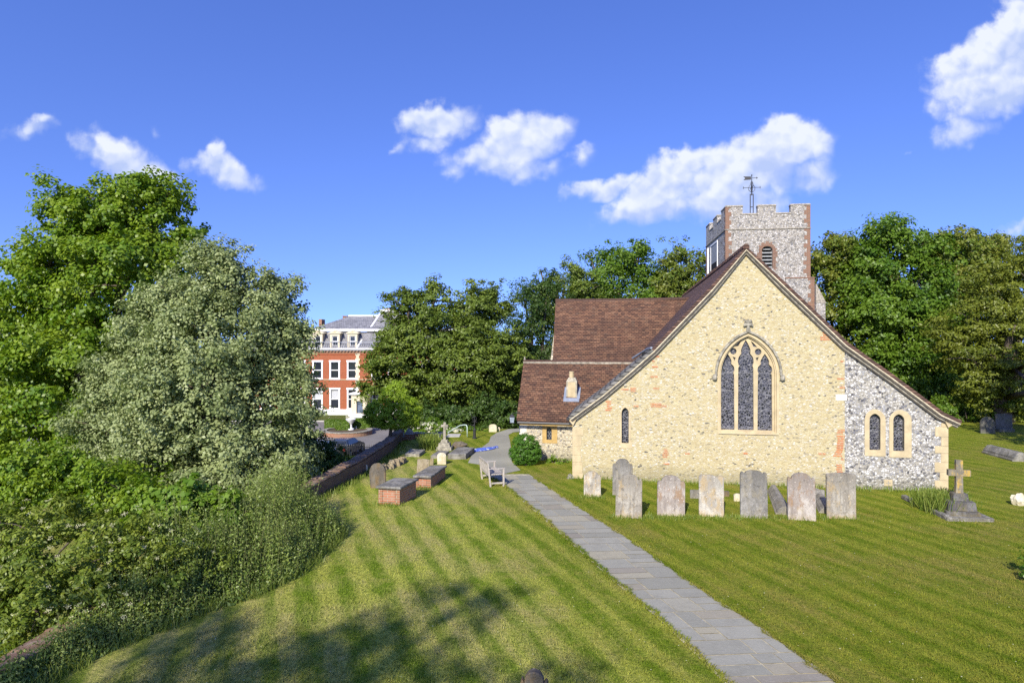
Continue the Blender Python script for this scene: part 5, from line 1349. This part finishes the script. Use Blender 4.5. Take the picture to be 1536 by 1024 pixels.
def limb_tree(name, parent, base, top, r, lobes, seed, origin, m='bark', fork=(.25, .6)):
    rn = random.Random(seed); b = MB(); o = Vector(origin); base = Vector(base); top = Vector(top)
    pts = [base.lerp(top, t)+Vector((rn.uniform(-1, 1), rn.uniform(-1, 1), 0))*r*.5*(0 < t < 1) for t in (0, .15, .35, .6, .85, 1)]
    b.tube([p-o for p in pts], [r*1.45, r*1.05, r*.85, r*.6, r*.35, r*.12], 10)
    for l in lobes:
        e = Vector(l[:3]); s = base.lerp(top, rn.uniform(*fork)); mid = s.lerp(e, .5)+Vector((rn.uniform(-.3, .3), rn.uniform(-.3, .3), -.1*(e-s).length))
        tip = e+Vector((rn.uniform(-.4, .4)*l[3], rn.uniform(-.4, .4)*l[4], .45*l[5]))
        b.tube([s-o, mid-o, e-o, tip-o], [r*.42, r*.3, r*.18, r*.05], 7)
        for k in range(3):
            d = Vector((rn.uniform(-1, 1)*l[3], rn.uniform(-1, 1)*l[4], rn.uniform(-.3, .9)*l[5]))*.8; b.tube([e-o, e+d*.5-o+Vector((0, 0, .1)), e+d-o], [r*.14, r*.09, r*.03], 5)
    return b.build(name, M[m], parent, smooth=True)
def tree(name, label, cat, base, lobes, m, seed, n_cl, per, rc, leaf_size, trunk_r=.3, group=None, top=None, fork=(.25, .6), **kw):
    o = empty(name, label, cat, base, 0, group)
    l = np.array(lobes); t = top or (float(np.average(l[:, 0])), float(np.average(l[:, 1])), float(np.average(l[:, 2])+.3*l[:, 5].max()))
    limb_tree('trunk', o, base, t, trunk_r, lobes, seed, base, fork=fork)
    foliage('crown', lobes, m, o, seed, n_cl, per, rc, leaf_size, origin=base, **kw)
    return o
def lob(D, lst, depth=.85): return [lobe(*q[:4], D, depth, q[4] if len(q) > 4 else 0) for q in lst]

D = 27
tree('lime_tree', 'tall bright green tree, the tallest one at the left edge', 'tree', (P(150, 700, D).x, D, -3.0),
     lob(D, [(185,318,62,58),(110,352,62,58,1),(240,358,48,66),(60,430,48,48,1),(190,430,95,75,-1),(120,450,75,70),(262,420,30,50,1),(40,510,62,60),(120,560,95,85,-1.5),(200,540,80,80,-.5),(20,610,80,80,-1),(110,650,90,70,-1.5),(230,640,60,70),(40,690,70,50,-1),(196,278,30,22),(245,300,26,22),(75,400,40,40),(140,390,60,50,-.5),(150,330,40,36),(90,305,36,26,1),(30,398,20,12,1)]),
     'lime', 11, 3200, 46, .44, .140, .42, asp=.85, droop=.6, up=.5, inner=.16)
D = 22
tree('whitebeam_tree', 'broad grey-green pale-leaved tree left of the brick house', 'tree', (P(320, 720, D).x, D, -2.6),
     lob(D, [(330,432,52,55),(385,452,50,48),(268,458,52,50,.5),(420,470,30,52,.5),(320,510,80,65,-1),(412,530,44,66),(225,520,50,60,.5),(200,590,56,52,.5),(300,590,90,75,-1.5),(400,620,62,70,-.8),(447,580,23,48),(160,650,62,48,.5),(250,670,85,60,-1.5),(360,690,80,55,-1.5),(110,690,48,34,.5),(190,560,42,30,.5),(318,388,26,18),(405,420,26,16,.5),(446,508,21,32),(280,720,90,35,-2),(420,700,36,34,-.6)]),
     'grey', 12, 4700, 40, .32, .100, .28, asp=.7, up=.55, inner=.16, droop=.2)
D = 45
tree('hedgerow_tree', 'dark tree just showing at the left edge behind the tallest green one', 'tree', (P(-30, 640, D).x, D, -4.0), lob(D, [(-20,500,40,60),(0,560,40,60),(-40,600,60,60),(8,470,16,28)]), 'dark', 13, 500, 40, .6, .22, .4)
# small round-crowned tree by the wall
D = 30.5; sx = P(587, 660, D).x
tree('round_topped_tree', 'small round-crowned tree with a bare trunk by the boundary wall', 'tree', (sx-.15, D, -1.8),
     lob(D, [(592,598,22,20),(572,617,22,20),(610,617,22,22),(590,625,34,18),(555,620,10,13),(594,582,11,10),(570,632,18,8),(612,634,18,8),(622,622,12,14)]), 'bay', 14, 900, 46, .15, .062, .13, asp=.6, up=.4, inner=.25, top=(sx, D, P(590, 590, D).z), fork=(.62, .85), bough=1, spread=.3)
YEW = 'dark evergreen trees behind the churchyard'
D = 47; yx = P(645, 640, D).x
tree('yew_tree', 'big spreading dark yew in front of the brick house, between it and the church', 'tree', (yx, D, -3.6),
     lob(D, [(650,452,48,28),(612,470,36,34,-1),(700,462,44,32),(594,500,24,34,-1),(650,500,70,40,-2),(720,505,40,44),(612,535,50,40,-2),(690,550,60,45,-2.5),(745,540,38,52,-1),(588,555,22,34,-1),(660,590,42,34,-3),(712,592,46,30,-2),(755,590,30,40,-1),(610,575,34,26,-2),(560,580,14,18,-1),(735,460,26,28,1),(586,474,14,16,-1),(620,600,24,18,-2)]),
     'yew', 15, 2700, 46, .52, .20, .55, group=YEW, asp=.5, up=.5, inner=.14, flat=.6)
D = 54
tree('yew_tree', 'tall dark yew rising just left of the tiled transept roof', 'tree', (P(800, 640, D).x, D, -2.0),
     lob(D, [(800,470,30,36),(820,440,26,34),(785,515,30,50),(815,530,30,50),(775,580,28,50),(805,600,40,40),(788,455,14,24,1)]), 'dark', 16, 900, 44, .55, .19, .45, group=YEW, asp=.5)
D = 64
tree('yew_tree', 'pointed dark yew behind the ridge of the transept roof', 'tree', (P(845, 600, D).x, D, 0),
     lob(D, [(835,428,24,26),(862,422,24,32),(850,460,45,40),(812,410,7,10),(880,440,26,34)]), 'yew', 17, 560, 44, .6, .22, .4, group=YEW, asp=.5)
BROAD = 'leafy trees behind the church'
D = 68
tree('leafy_tree', 'rounded green tree behind the middle of the transept roof', 'tree', (P(935, 600, D).x, D, 0),
     lob(D, [(905,402,34,28),(950,398,36,28),(925,440,60,36),(975,430,40,40),(900,450,40,40),(885,385,16,12),(960,378,18,10)]), 'syca', 18, 800, 44, .75, .26, .4, group=BROAD)
D = 66
tree('leafy_tree', 'ragged open green tree close to the left side of the tower', 'tree', (P(1030, 600, D).x, D, 0),
     lob(D, [(1010,412,26,26),(1040,405,26,32),(1022,440,40,32),(1060,430,24,40),(1020,384,14,14),(1050,384,8,12)]), 'rust', 19, 560, 40, .65, .24, .35, group=BROAD)
D = 52
tree('leafy_tree', 'green tree with rusty seed heads right against the tower', 'tree', (P(1255, 640, D).x, D, -1),
     lob(D, [(1248,385,34,34),(1275,372,30,24),(1240,430,40,44),(1285,420,40,50),(1260,490,60,50),(1225,470,30,40),(1290,540,60,50)]), 'rust', 20, 1100, 44, .62, .22, .4, group=BROAD)
D = 50
tree('leafy_tree', 'tallest bright green tree right of the tower', 'tree', (P(1350, 640, D).x, D, -1),
     lob(D, [(1330,365,42,28),(1370,375,38,30),(1315,410,50,44),(1375,430,52,50,-1),(1330,480,62,52,-1.5),(1400,400,30,34),(1380,510,60,50,-1),(1330,560,60,50,-1),(1400,575,52,44,-1),(1308,345,18,12),(1345,342,16,12),(1420,470,40,50)]), 'syca', 22, 2000, 46, .62, .235, .45, group=BROAD, droop=.5, up=.5)
D = 50
tree('leafy_tree', 'green tree with a brownish top second from the right edge', 'tree', (P(1440, 640, D).x, D, 0),
     lob(D, [(1425,385,40,32),(1465,382,40,30),(1445,430,60,46),(1480,440,44,50),(1410,356,14,10),(1490,366,22,14)]), 'rust', 23, 900, 44, .6, .22, .4, group=BROAD)
D = 40
tree('yew_tree', 'olive coloured yew with drooping boughs at the right edge', 'tree', (P(1505, 640, D).x, D, 0),
     lob(D, [(1500,440,50,36),(1545,430,50,46),(1470,490,56,32),(1520,500,60,46,-1),(1460,540,60,30,-1),(1530,555,60,40,-1.5),(1475,575,56,26,-1),(1435,520,34,24),(1560,380,30,40,1),(1545,600,40,30),(1600,470,40,40,-8),(1625,500,50,36,-11),(1590,540,26,24,-9)]), 'olive', 24, 1600, 46, .52, .18, .5, group=YEW, asp=.45, droop=.8, flat=.45)
tree('leafy_tree', 'tree just beyond the right edge whose shade falls on the headstones under the trees', 'tree', (23.6, 23.0, 0),
     [(22.6, 23.6, 8.4, 1.7, 1.8, 1.5), (24.6, 23.2, 8.6, 1.7, 1.8, 1.5), (23.4, 24.4, 6.6, 1.6, 1.6, 1.2), (25.6, 24.2, 7.0, 1.6, 1.6, 1.3), (23.6, 22.8, 9.9, 1.4, 1.4, 1.0)], 'syca', 78, 420, 34, .42, .19, .28, group=BROAD)
# trees past the right edge and far behind close the view
D = 75
for k, (px, m_, lb_) in enumerate(((1130, 'dark', 'dark far tree mostly hidden behind the tower and gable'),)):
    pass

def bush(name, label, base, lobes, m, seed, n_cl, per, rc, leaf_size, group=None, flower=None, **kw):
    o = empty(name, label, 'shrub', base, 0, group)
    b = MB(); rn = random.Random(seed)
    for l in lobes:
        e = Vector(l[:3])-Vector(base); b.tube([(rn.uniform(-.1, .1), rn.uniform(-.1, .1), -.1), e*.5+Vector((0, 0, .05)), e], [.04, .03, .012], 6)
        for k in range(4):
            d = Vector((rn.uniform(-1, 1)*l[3], rn.uniform(-1, 1)*l[4], rn.uniform(-.4, .9)*l[5]))*.85; b.tube([e, e+d*.5+Vector((0, 0, .06)), e+d], [.014, .010, .004], 5)
    b.build('stems', M['bark'], o)
    f, c = foliage('foliage', lobes, m, o, seed, n_cl, per, rc, leaf_size, origin=base, **kw)
    if flower:
        fm, nf, fr_, fp, fs = flower; rs = np.random.default_rng(seed+50); lo = np.array(lobes); pk = rs.integers(0, len(lo), nf*3)
        d = unit(rs, nf*3); d[:, 2] = np.abs(d[:, 2])*.8+.15; d[:, 1] -= .35; d /= np.linalg.norm(d, axis=1, keepdims=True)
        q = lo[pk, :3]+d*lo[pk, 3:6]*rs.uniform(1.0, 1.08, (nf*3, 1))
        dist = np.linalg.norm((q[:, None]-lo[None, :, :3])/lo[None, :, 3:6], axis=2).min(axis=1); q, d = q[dist > .97][:nf], d[dist > .97][:nf]; nf = len(q)
        off = rs.normal(size=(nf, fp, 3))*fr_; nn = d[:, None, :]*.6+np.array([0, -.25, .8]); nn /= np.linalg.norm(nn, axis=2, keepdims=True)
        off -= nn*np.sum(off*nn, axis=2, keepdims=True)*.9
        pos = (q[:, None]+off).reshape(-1, 3)-np.array(base); nr = np.repeat(nn, fp, 1).reshape(-1, 3)+rs.normal(size=(nf*fp, 3))*.25
        fo = link('blossom', mesh_quads('blossom', leaves(rs, pos, nr, fs, .9), rs.random(nf*fp), L[fm]), None, o)
    return o
D = 11.5
bush('elder_bush', 'sprawling elder bush with flat cream flower heads in the lower left corner', (-8.6, 11.5, -1.2),
     lob(D, [(60,800,80,50,.5),(160,805,80,48,.8),(240,820,56,50,1),(20,860,70,60),(110,860,80,60),(200,870,70,60,.3),(60,920,70,50,-.8),(150,925,60,46,-.6),(280,850,40,40,1),(-30,820,60,60,.5),(-20,900,60,60,-.6)]),
     'elder', 31, 1500, 38, .16, .075, flower=('petal', 120, .024, 24, .016), asp=.5, up=.4, inner=.3, droop=.4)
D = 14.5
bush('sycamore_sapling', 'fresh bright green sapling growing between the elder and the grey-green tree', (-7.6, 14.5, -1.4),
     lob(D, [(270,750,46,26),(300,790,40,30),(235,775,34,26),(330,765,26,20)]), 'fresh', 32, 260, 26, .17, .13, asp=.85, up=.7, droop=.3)
D = 17
bush('bramble_thicket', 'fresh green thicket below the tallest tree at the left edge', (-13.5, 17, -2.2),
     lob(D, [(40,700,60,36),(110,720,70,34),(180,735,60,30,-1),(0,740,60,40),(230,745,40,22,-1.5)]), 'lime', 33, 700, 40, .25, .095, asp=.75, up=.5)
D = 31
DARKB = 'dark shrubs in the sunken bank behind the boundary wall'
bush('laurel_bush', 'dark shrub behind the boundary wall under the grey-green tree', (P(470, 720, D).x, D, -3.6), lob(D, [(455,704,30,30),(490,710,34,22),(440,680,24,30),(522,712,22,14),(470,735,50,24),(432,650,16,24)]), 'dark', 34, 620, 40, .32, .13, DARKB)
D = 37
bush('laurel_bush', 'bluish dark shrub beside the iron railings', (P(530, 700, D).x, D, -4.0), lob(D, [(508,694,16,14),(540,706,26,9),(486,684,14,20),(466,672,12,24)]), 'dark', 35, 360, 36, .3, .13, DARKB)
D = 34
bush('clipped_hedge', 'low sloping green hedge between the railings and the boundary wall', (P(580, 690, D).x, D, -3), lob(D, [(570,681,18,10),(590,673,16,10),(552,690,18,12),(606,668,12,8)]), 'syca', 36, 260, 36, .2, .09)
# nettles and rough growth along the church side of the wall
def nettles():
    rs = np.random.default_rng(41); pos, nr, tone, siz = [], [], [], []; st_ = MB()
    edge = [(xw(8.6)+.4, 8.6), G(520,800), G(478,838), G(440,868), G(375,897), G(300,922), G(200,960), G(95,1008)]; edge = sorted(edge, key=lambda p: p[1])
    ey, ex = [p[1] for p in edge], [p[0] for p in edge]
    n = 0
    while n < 3600:
        y = rs.uniform(8.9, 18.4); xr_ = np.interp(y, ey, ex)
        if y > 16.6: xr_ = np.interp(y, [16.6, 18.4], [ex[-1], -5.6])
        xl_ = xw(y)+.02; xr_ = max(xr_, xl_+.15); x = rs.uniform(xl_, xr_)
        fld = math.sin(x*2.1+y*1.3)+math.sin(y*2.7-x*1.7)+.8*math.sin(x*5.1+y*4.3)
        if rs.random() < .22*max(0, -fld): continue
        t = (xr_-x)/max(.1, xr_-xl_); big = .40+.60*smooth(10.2, 13.2, y)
        h = (1+.13*fld)*(.42+.95*min(1, t*1.8))*rs.choice([.5, .8, 1, 1.25], p=[.25, .3, .33, .12])*rs.uniform(.85, 1.15)*big
        k = int(10+h*24); zz = np.linspace(.10, 1, k)*h; lean = rs.normal(0, .12, 2); up_ = zz/h
        a = rs.uniform(0, 6.28)+np.arange(k)*1.57+rs.normal(0, .2, k); r = (.025+.085*(1.05-up_)**.7)*rs.uniform(.7, 1.3, k)
        p = np.stack([x+lean[0]*zz+np.cos(a)*r, y+lean[1]*zz+np.sin(a)*r, zz-.35*r], 1); pos.append(p)
        nr.append(np.stack([np.cos(a)*.75, np.sin(a)*.75, .65+0*a], 1)+rs.normal(size=(k, 3))*.35)
        tone.append(np.clip(rs.normal(.42+.12*fld, .2)+.25*(up_-.5)+rs.normal(0, .15, k)+.4*(rs.random() < .06), 0, 1)); siz.append((.085-.045*up_)*rs.uniform(.7, 1.25, k))
        if n % 3 == 0: st_.tube([(x, y, 0), (x+lean[0]*h*.5, y+lean[1]*h*.5, h*.5), (x+lean[0]*h, y+lean[1]*h, h*1.04)], [.006, .005, .002], 4, False)
        n += 1
    pos, nr, tone, siz = np.concatenate(pos), np.concatenate(nr), np.concatenate(tone), np.concatenate(siz)
    o = link('nettle_bed', mesh_quads('nettle_bed', leaves(rs, pos, nr, siz, .5, .9), tone, L['nettle']), None); tag(o, 'bed of tall nettles along the church side of the boundary wall', 'nettles', None, 'stuff')
    st_.build('stalks', M['nettle_stalk'], o)
    n = 3600; y = rs.uniform(8.9, 18.2, n); e = np.interp(y, ey, ex); e = np.where(y > 16.6, np.interp(y, [16.6, 18.4], [ex[-1], -5.6]), e)
    x = e+np.abs(rs.normal(0, .10, n))*np.where(rs.random(n) < .4, .8, -1.3)+.06*np.sin(y*4.1)+.05*np.sin(y*9.7)
    a = rs.uniform(0, 6.28, n); h = rs.uniform(.06, .34, n)*rs.uniform(.5, 1, n); ln = rs.normal(0, .4, (n, 2))*h[:, None]; d = np.stack([np.cos(a), np.sin(a)], 1)*.006; b = np.stack([x, y], 1)
    v = np.zeros((n, 4, 3)); v[:, 0, :2] = b-d; v[:, 1, :2] = b+d; v[:, 2, :2] = b+d*.3+ln; v[:, 3, :2] = b-d*.3+ln; v[:, 2:, 2] = h[:, None]
    o = link('long_grass', mesh_quads('long_grass', v.reshape(-1, 3), rs.random(n), L['grass']), None); tag(o, 'uncut grass along the lawn edge of the nettle bed', 'grass', None, 'stuff')
nettles()
D = 25.9
bush('round_bush', 'dense clipped round green bush at the corner of the vestry', (P(788, 697, D).x, D, 0), lob(D, [(788,673,22,22),(780,680,16,17),(797,680,15,17),(788,664,18,14)]), 'box', 37, 640, 44, .09, .042, asp=.6, inner=.3, bough=1, spread=.3)
D = 26.4
bush('low_plant', 'low leafy plant at the foot of the vestry wall', (P(830, 698, D).x, D, 0), lob(D, [(824,692,8,6),(836,694,8,5),(848,692,6,5)]), 'fresh', 38, 70, 26, .09, .07)
D = 35.5
bush('flowering_shrub', 'spreading shrub covered in white flower heads behind the low wall', (P(638, 656, D).x, D, -.4), lob(D, [(628,642,12,10),(645,642,14,9),(662,646,14,8),(636,650,20,7),(680,648,12,7)]), 'fresh', 39, 240, 30, .18, .09, flower=('petalw', 90, .05, 16, .06))
D = 40
DK = 'dark shrubs in the shade of the yews'
bush('shade_shrub', 'dark shrub in the shade behind the lamp post', (P(715, 640, D).x, D, -1), lob(D, [(700,622,24,16),(735,618,26,18),(765,620,24,22),(715,640,30,12)]), 'dark', 40, 520, 40, .32, .14, DK)
bush('shade_shrub', 'dark shrub in the shade under the big yew, behind the white-flowered shrub', (P(640, 640, D).x, D+2, -1.5), lob(D+2, [(650,620,26,18),(620,630,20,14),(675,628,20,16)]), 'dark', 42, 360, 40, .32, .14, DK)
bush('shade_shrub', 'mid green low shrub beside the handrail', (P(688, 648, 36).x, 36, -.6), lob(36, [(684,648,14,8),(700,650,12,7),(720,647,12,6)]), 'syca', 43, 160, 32, .18, .09)
D = 56
bush('golden_shrub', 'golden yellow shrub glowing in the sun against the brick house', (P(716, 625, D).x, D, -3.5), lob(D, [(714,605,12,12),(724,596,10,14),(708,614,10,10)]), 'gold', 44, 180, 36, .32, .15)
D = 66.2
BOX = 'clipped box hedges on the round planter'
for k, (lbl, x0, x1, y0, y1) in enumerate((('left clipped box hedge block on the round planter', 487, 507, 631.5, 643), ('middle clipped box hedge block jutting forward on the round planter', 504, 524, 632.5, 645.5), ('right clipped box hedge block on the round planter', 530, 555, 630.5, 643))):
    a = P(x0, y1, D-(1.2 if k == 1 else 0)); c = P(x1, y0, D-(1.2 if k == 1 else 0)); rs = np.random.default_rng(60+k)
    o = empty('box_hedge', lbl, 'hedge', (a.x, a.y, a.z), 0, BOX); w, h, dp = c.x-a.x, c.z-a.z, 1.3
    MB().box(.06, w-.06, .06, dp-.06, -.2, h-.06).build('hedge_core', M['soil'], o)
    n = 5200; f = rs.integers(0, 5, n); u, v = rs.random(n), rs.random(n); p = np.zeros((n, 3)); nn = np.zeros((n, 3))
    p[:, 0], p[:, 1], p[:, 2] = u*w, v*dp, h; nn[:, 2] = 1
    q = f == 1; p[q] = np.stack([u[q]*w, 0*u[q], v[q]*h], 1); nn[q] = (0, -1, .2)
    q = f == 2; p[q] = np.stack([0*u[q], u[q]*dp, v[q]*h], 1); nn[q] = (-1, 0, .2)
    q = f == 3; p[q] = np.stack([0*u[q]+w, u[q]*dp, v[q]*h], 1); nn[q] = (1, 0, .2)
    p += rs.normal(0, .03, (n, 3)); nn += rs.normal(0, .4, (n, 3))
    link('foliage', mesh_quads('foliage', leaves(rs, p, nn, .13, .6), rs.random(n), L['syca']), None, o)
fo, _ = foliage('flowers', lob(66.5, [(518,633,5,4),(528,636,6,5),(524,629,5,3)]), 'petalw', ur, 45, 50, 30, .22, .16, origin=tuple(ur.location))
D = 40
UB = 'understorey shrubs at the foot of the right-hand trees'
bush('understorey_shrub', 'bright leafy shrub in the shade behind the headstones at the right edge', (P(1450, 640, D).x, D, 0), lob(D, [(1445,605,26,18),(1470,612,26,16),(1425,615,20,20),(1500,600,30,16),(1530,606,30,18)]), 'syca', 46, 420, 40, .3, .14, UB)
bush('understorey_shrub', 'dark shrub low behind the shaded headstones', (P(1470, 645, D).x, D+1, 0), lob(D+1, [(1440,632,30,14),(1480,628,34,16),(1520,630,34,18),(1415,628,20,16)]), 'dark', 47, 420, 40, .28, .13, UB)
# tufts: long grass on the kerbed grave, round the little cross, and by the right edge
def tuft(label, pts, n, h, seed, name='long_grass', m='grass', cat='grass', w=.012):
    rs = np.random.default_rng(seed); b = np.array([pts[i] for i in rs.integers(0, len(pts), n)])+rs.normal(0, .14, (n, 2)); a = rs.uniform(0, 6.28, n); hh_ = h*rs.uniform(.5, 1.2, n); ln_ = rs.normal(0, .28, (n, 2))*hh_[:, None]
    d = np.stack([np.cos(a), np.sin(a)], 1)*w; v = np.zeros((n, 4, 3)); v[:, 0, :2] = b-d; v[:, 1, :2] = b+d; v[:, 2, :2] = b+d*.4+ln_; v[:, 3, :2] = b-d*.4+ln_; v[:, 2:, 2] = hh_[:, None]; v[:, :2, 2] = -.02
    o = link(name, mesh_quads(name, v.reshape(-1, 3), rs.random(n), L[m]), None); return tag(o, label, cat, None, 'stuff')
kp = [(kx+.6+.25*math.sin(R(6))*t+dx_, ky+.75+1.7*t) for t in np.linspace(0, 1, 9) for dx_ in (-.35, -.1, .15, .35)]
tuft('long grass filling the kerbed grave behind the large cross', kp[:20], 2600, .50, 71)
tuft('long grass on the grave beside the small stepped cross', [G(px, py) for px in (638, 646, 652) for py in (670, 674, 667)], 900, .55, 72, w=.02)
tuft('unmown grass fringe at the foot of the boundary wall', [(xw(y)+.12, y) for y in np.linspace(17, 31, 40)], 2200, .16, 73)
tuft('grass fringe round the feet of the gravestones', [G(px, 777) for px in range(920, 1290, 6)]+[G(px, 757.5) for px in range(566, 604, 6)]+[G(px, 733) for px in range(620, 650, 6)]+[G(px, 746) for px in range(872, 905, 6)], 2600, .10, 74, w=.008)
tuft('weeds along the foot of the church walls', [tuple((CO+CU*u-CV*.12).xy) for u in np.linspace(0, 12.3, 60)]+[tuple((CO+CU*u+CV*(VW-.15)).xy) for u in np.linspace(-1.2, -.1, 8)], 1500, .14, 75, w=.01)
x, y = G(1544, 872)
bush('low_plant', 'small dark leafy plant at the right edge of the lawn', (x, y, 0), [(x, y, .25, .22, .2, .28), (x+.25, y, .35, .2, .2, .3)], 'syca', 76, 60, 30, .12, .07)
# the tree beside the viewpoint that throws the dappled shade on the near lawn
tree('shade_tree', 'tree behind the viewpoint that throws dappled shade on the near lawn', 'tree', (-10.3, -9.4, 0),
     [(-8.8, -9.3, 14.6, 1.2, 1.1, .9), (-7.7, -10.6, 13.6, 1.2, 1.1, .9), (-10.7, -9.6, 14.0, 1.3, 1.2, .9), (-9.7, -11.2, 14.8, 1.3, 1.2, .9), (-12.1, -10.8, 13.6, 1.4, 1.3, .9), (-13.4, -10.0, 12.8, 1.4, 1.3, .9), (-11.1, -10.6, 12.6, 1.4, 1.3, .9), (-8.9, -10.2, 12.6, 1.3, 1.2, .9), (-14.4, -11.2, 13.4, 1.3, 1.2, .9), (-12.4, -7.6, 12.2, 1.1, 1.0, .7), (-13.6, -8.2, 12.9, 1.1, 1.0, .7), (-11.2, -8.4, 13.0, 1.0, .9, .7)],
     'syca', 77, 300, 22, .42, .19, .22, inner=.05, spread=2.0)

def sward():
    rs = np.random.default_rng(91); n = 170000
    y = 7.6+15.5*rs.random(n)**1.35; x = rs.uniform(-.84, .84, n)*y
    ok = (x > np.interp(y, [8.6, 11, 14, 17], [-6.4, -5.4, -4.3, -4.0]))
    pl, pr = np.interp(y, [p[1] for p in PL], [p[0] for p in PL]), np.interp(y, [p[1] for p in PR], [p[0] for p in PR])
    ok &= ((x < pl+.02+.05*rs.random(n)) | (x > pr-.02-.05*rs.random(n))) & ((y < 21.0-.17*(x-2)) | (x < -.6))
    x, y = x[ok], y[ok]; n = len(x); a = rs.uniform(0, 6.28, n); h = rs.uniform(.018, .05, n); w = rs.uniform(.004, .009, n)
    d = np.stack([np.cos(a), np.sin(a)], 1)*w[:, None]; b = np.stack([x, y], 1); ln = rs.normal(0, .6, (n, 2))*h[:, None]
    v = np.zeros((n, 4, 3)); v[:, 0, :2] = b-d; v[:, 1, :2] = b+d; v[:, 2, :2] = b+d*.4+ln; v[:, 3, :2] = b-d*.4+ln; v[:, 2:, 2] = h[:, None]; v[:, :2, 2] = -.01
    o = link('grass', mesh_quads('grass', v.reshape(-1, 3), rs.random(n), M['lawn']), None); tag(o, 'short mown grass blades of the near lawn', 'grass', None, 'stuff')
    # daisies and clover heads
    n = 420; y = 8+14*rs.random(n)**1.3; x = rs.uniform(-.5, .84, n)*y; ok = (x < np.interp(y, [p[1] for p in PL], [p[0] for p in PL])-.1) | (x > np.interp(y, [p[1] for p in PR], [p[0] for p in PR])+.1)
    ok &= (x > np.interp(y, [8.6, 11, 14, 17], [-6, -5, -4, -3.8])) & (y < 20.5-.17*(x-2)); x, y = x[ok], y[ok]; n = len(x)
    o = link('daisies', mesh_quads('daisies', leaves(rs, np.stack([x, y, np.full(n, .045)], 1), np.tile([0., -.2, 1.], (n, 1)), .022, .9), rs.random(n), L['petal']), None); tag(o, 'tiny pale daisies scattered over the mown lawn', 'daisies', None, 'stuff')
sward()

def path_fringe():
    rs = np.random.default_rng(95); n = 15000; y = 7.4+16*rs.random(n)**1.2; side = rs.random(n) < .5
    e = np.where(side, np.interp(y, [p[1] for p in PL], [p[0] for p in PL]), np.interp(y, [p[1] for p in PR], [p[0] for p in PR])); out = np.where(side, -1, 1)
    lump = .05*np.sin(y*5.3+side*2)+.04*np.sin(y*11.7+side)+.03*np.sin(y*23.1)
    x = e+out*(np.abs(rs.normal(0, .05, n))-.02-np.maximum(lump, -.02)*.7); a = rs.uniform(0, 6.28, n); h = rs.uniform(.025, .075, n); w = rs.uniform(.004, .009, n)
    d = np.stack([np.cos(a), np.sin(a)], 1)*w[:, None]; b = np.stack([x, y], 1); ln = rs.normal(0, .5, (n, 2))*h[:, None]; ln[:, 0] -= out*h*.5
    v = np.zeros((n, 4, 3)); v[:, 0, :2] = b-d; v[:, 1, :2] = b+d; v[:, 2, :2] = b+d*.4+ln; v[:, 3, :2] = b-d*.4+ln; v[:, 2:, 2] = h[:, None]
    o = link('grass_fringe', mesh_quads('grass_fringe', v.reshape(-1, 3), rs.random(n), M['lawn']), None); tag(o, 'turf edge creeping over both sides of the paved path', 'grass', None, 'stuff')
path_fringe()
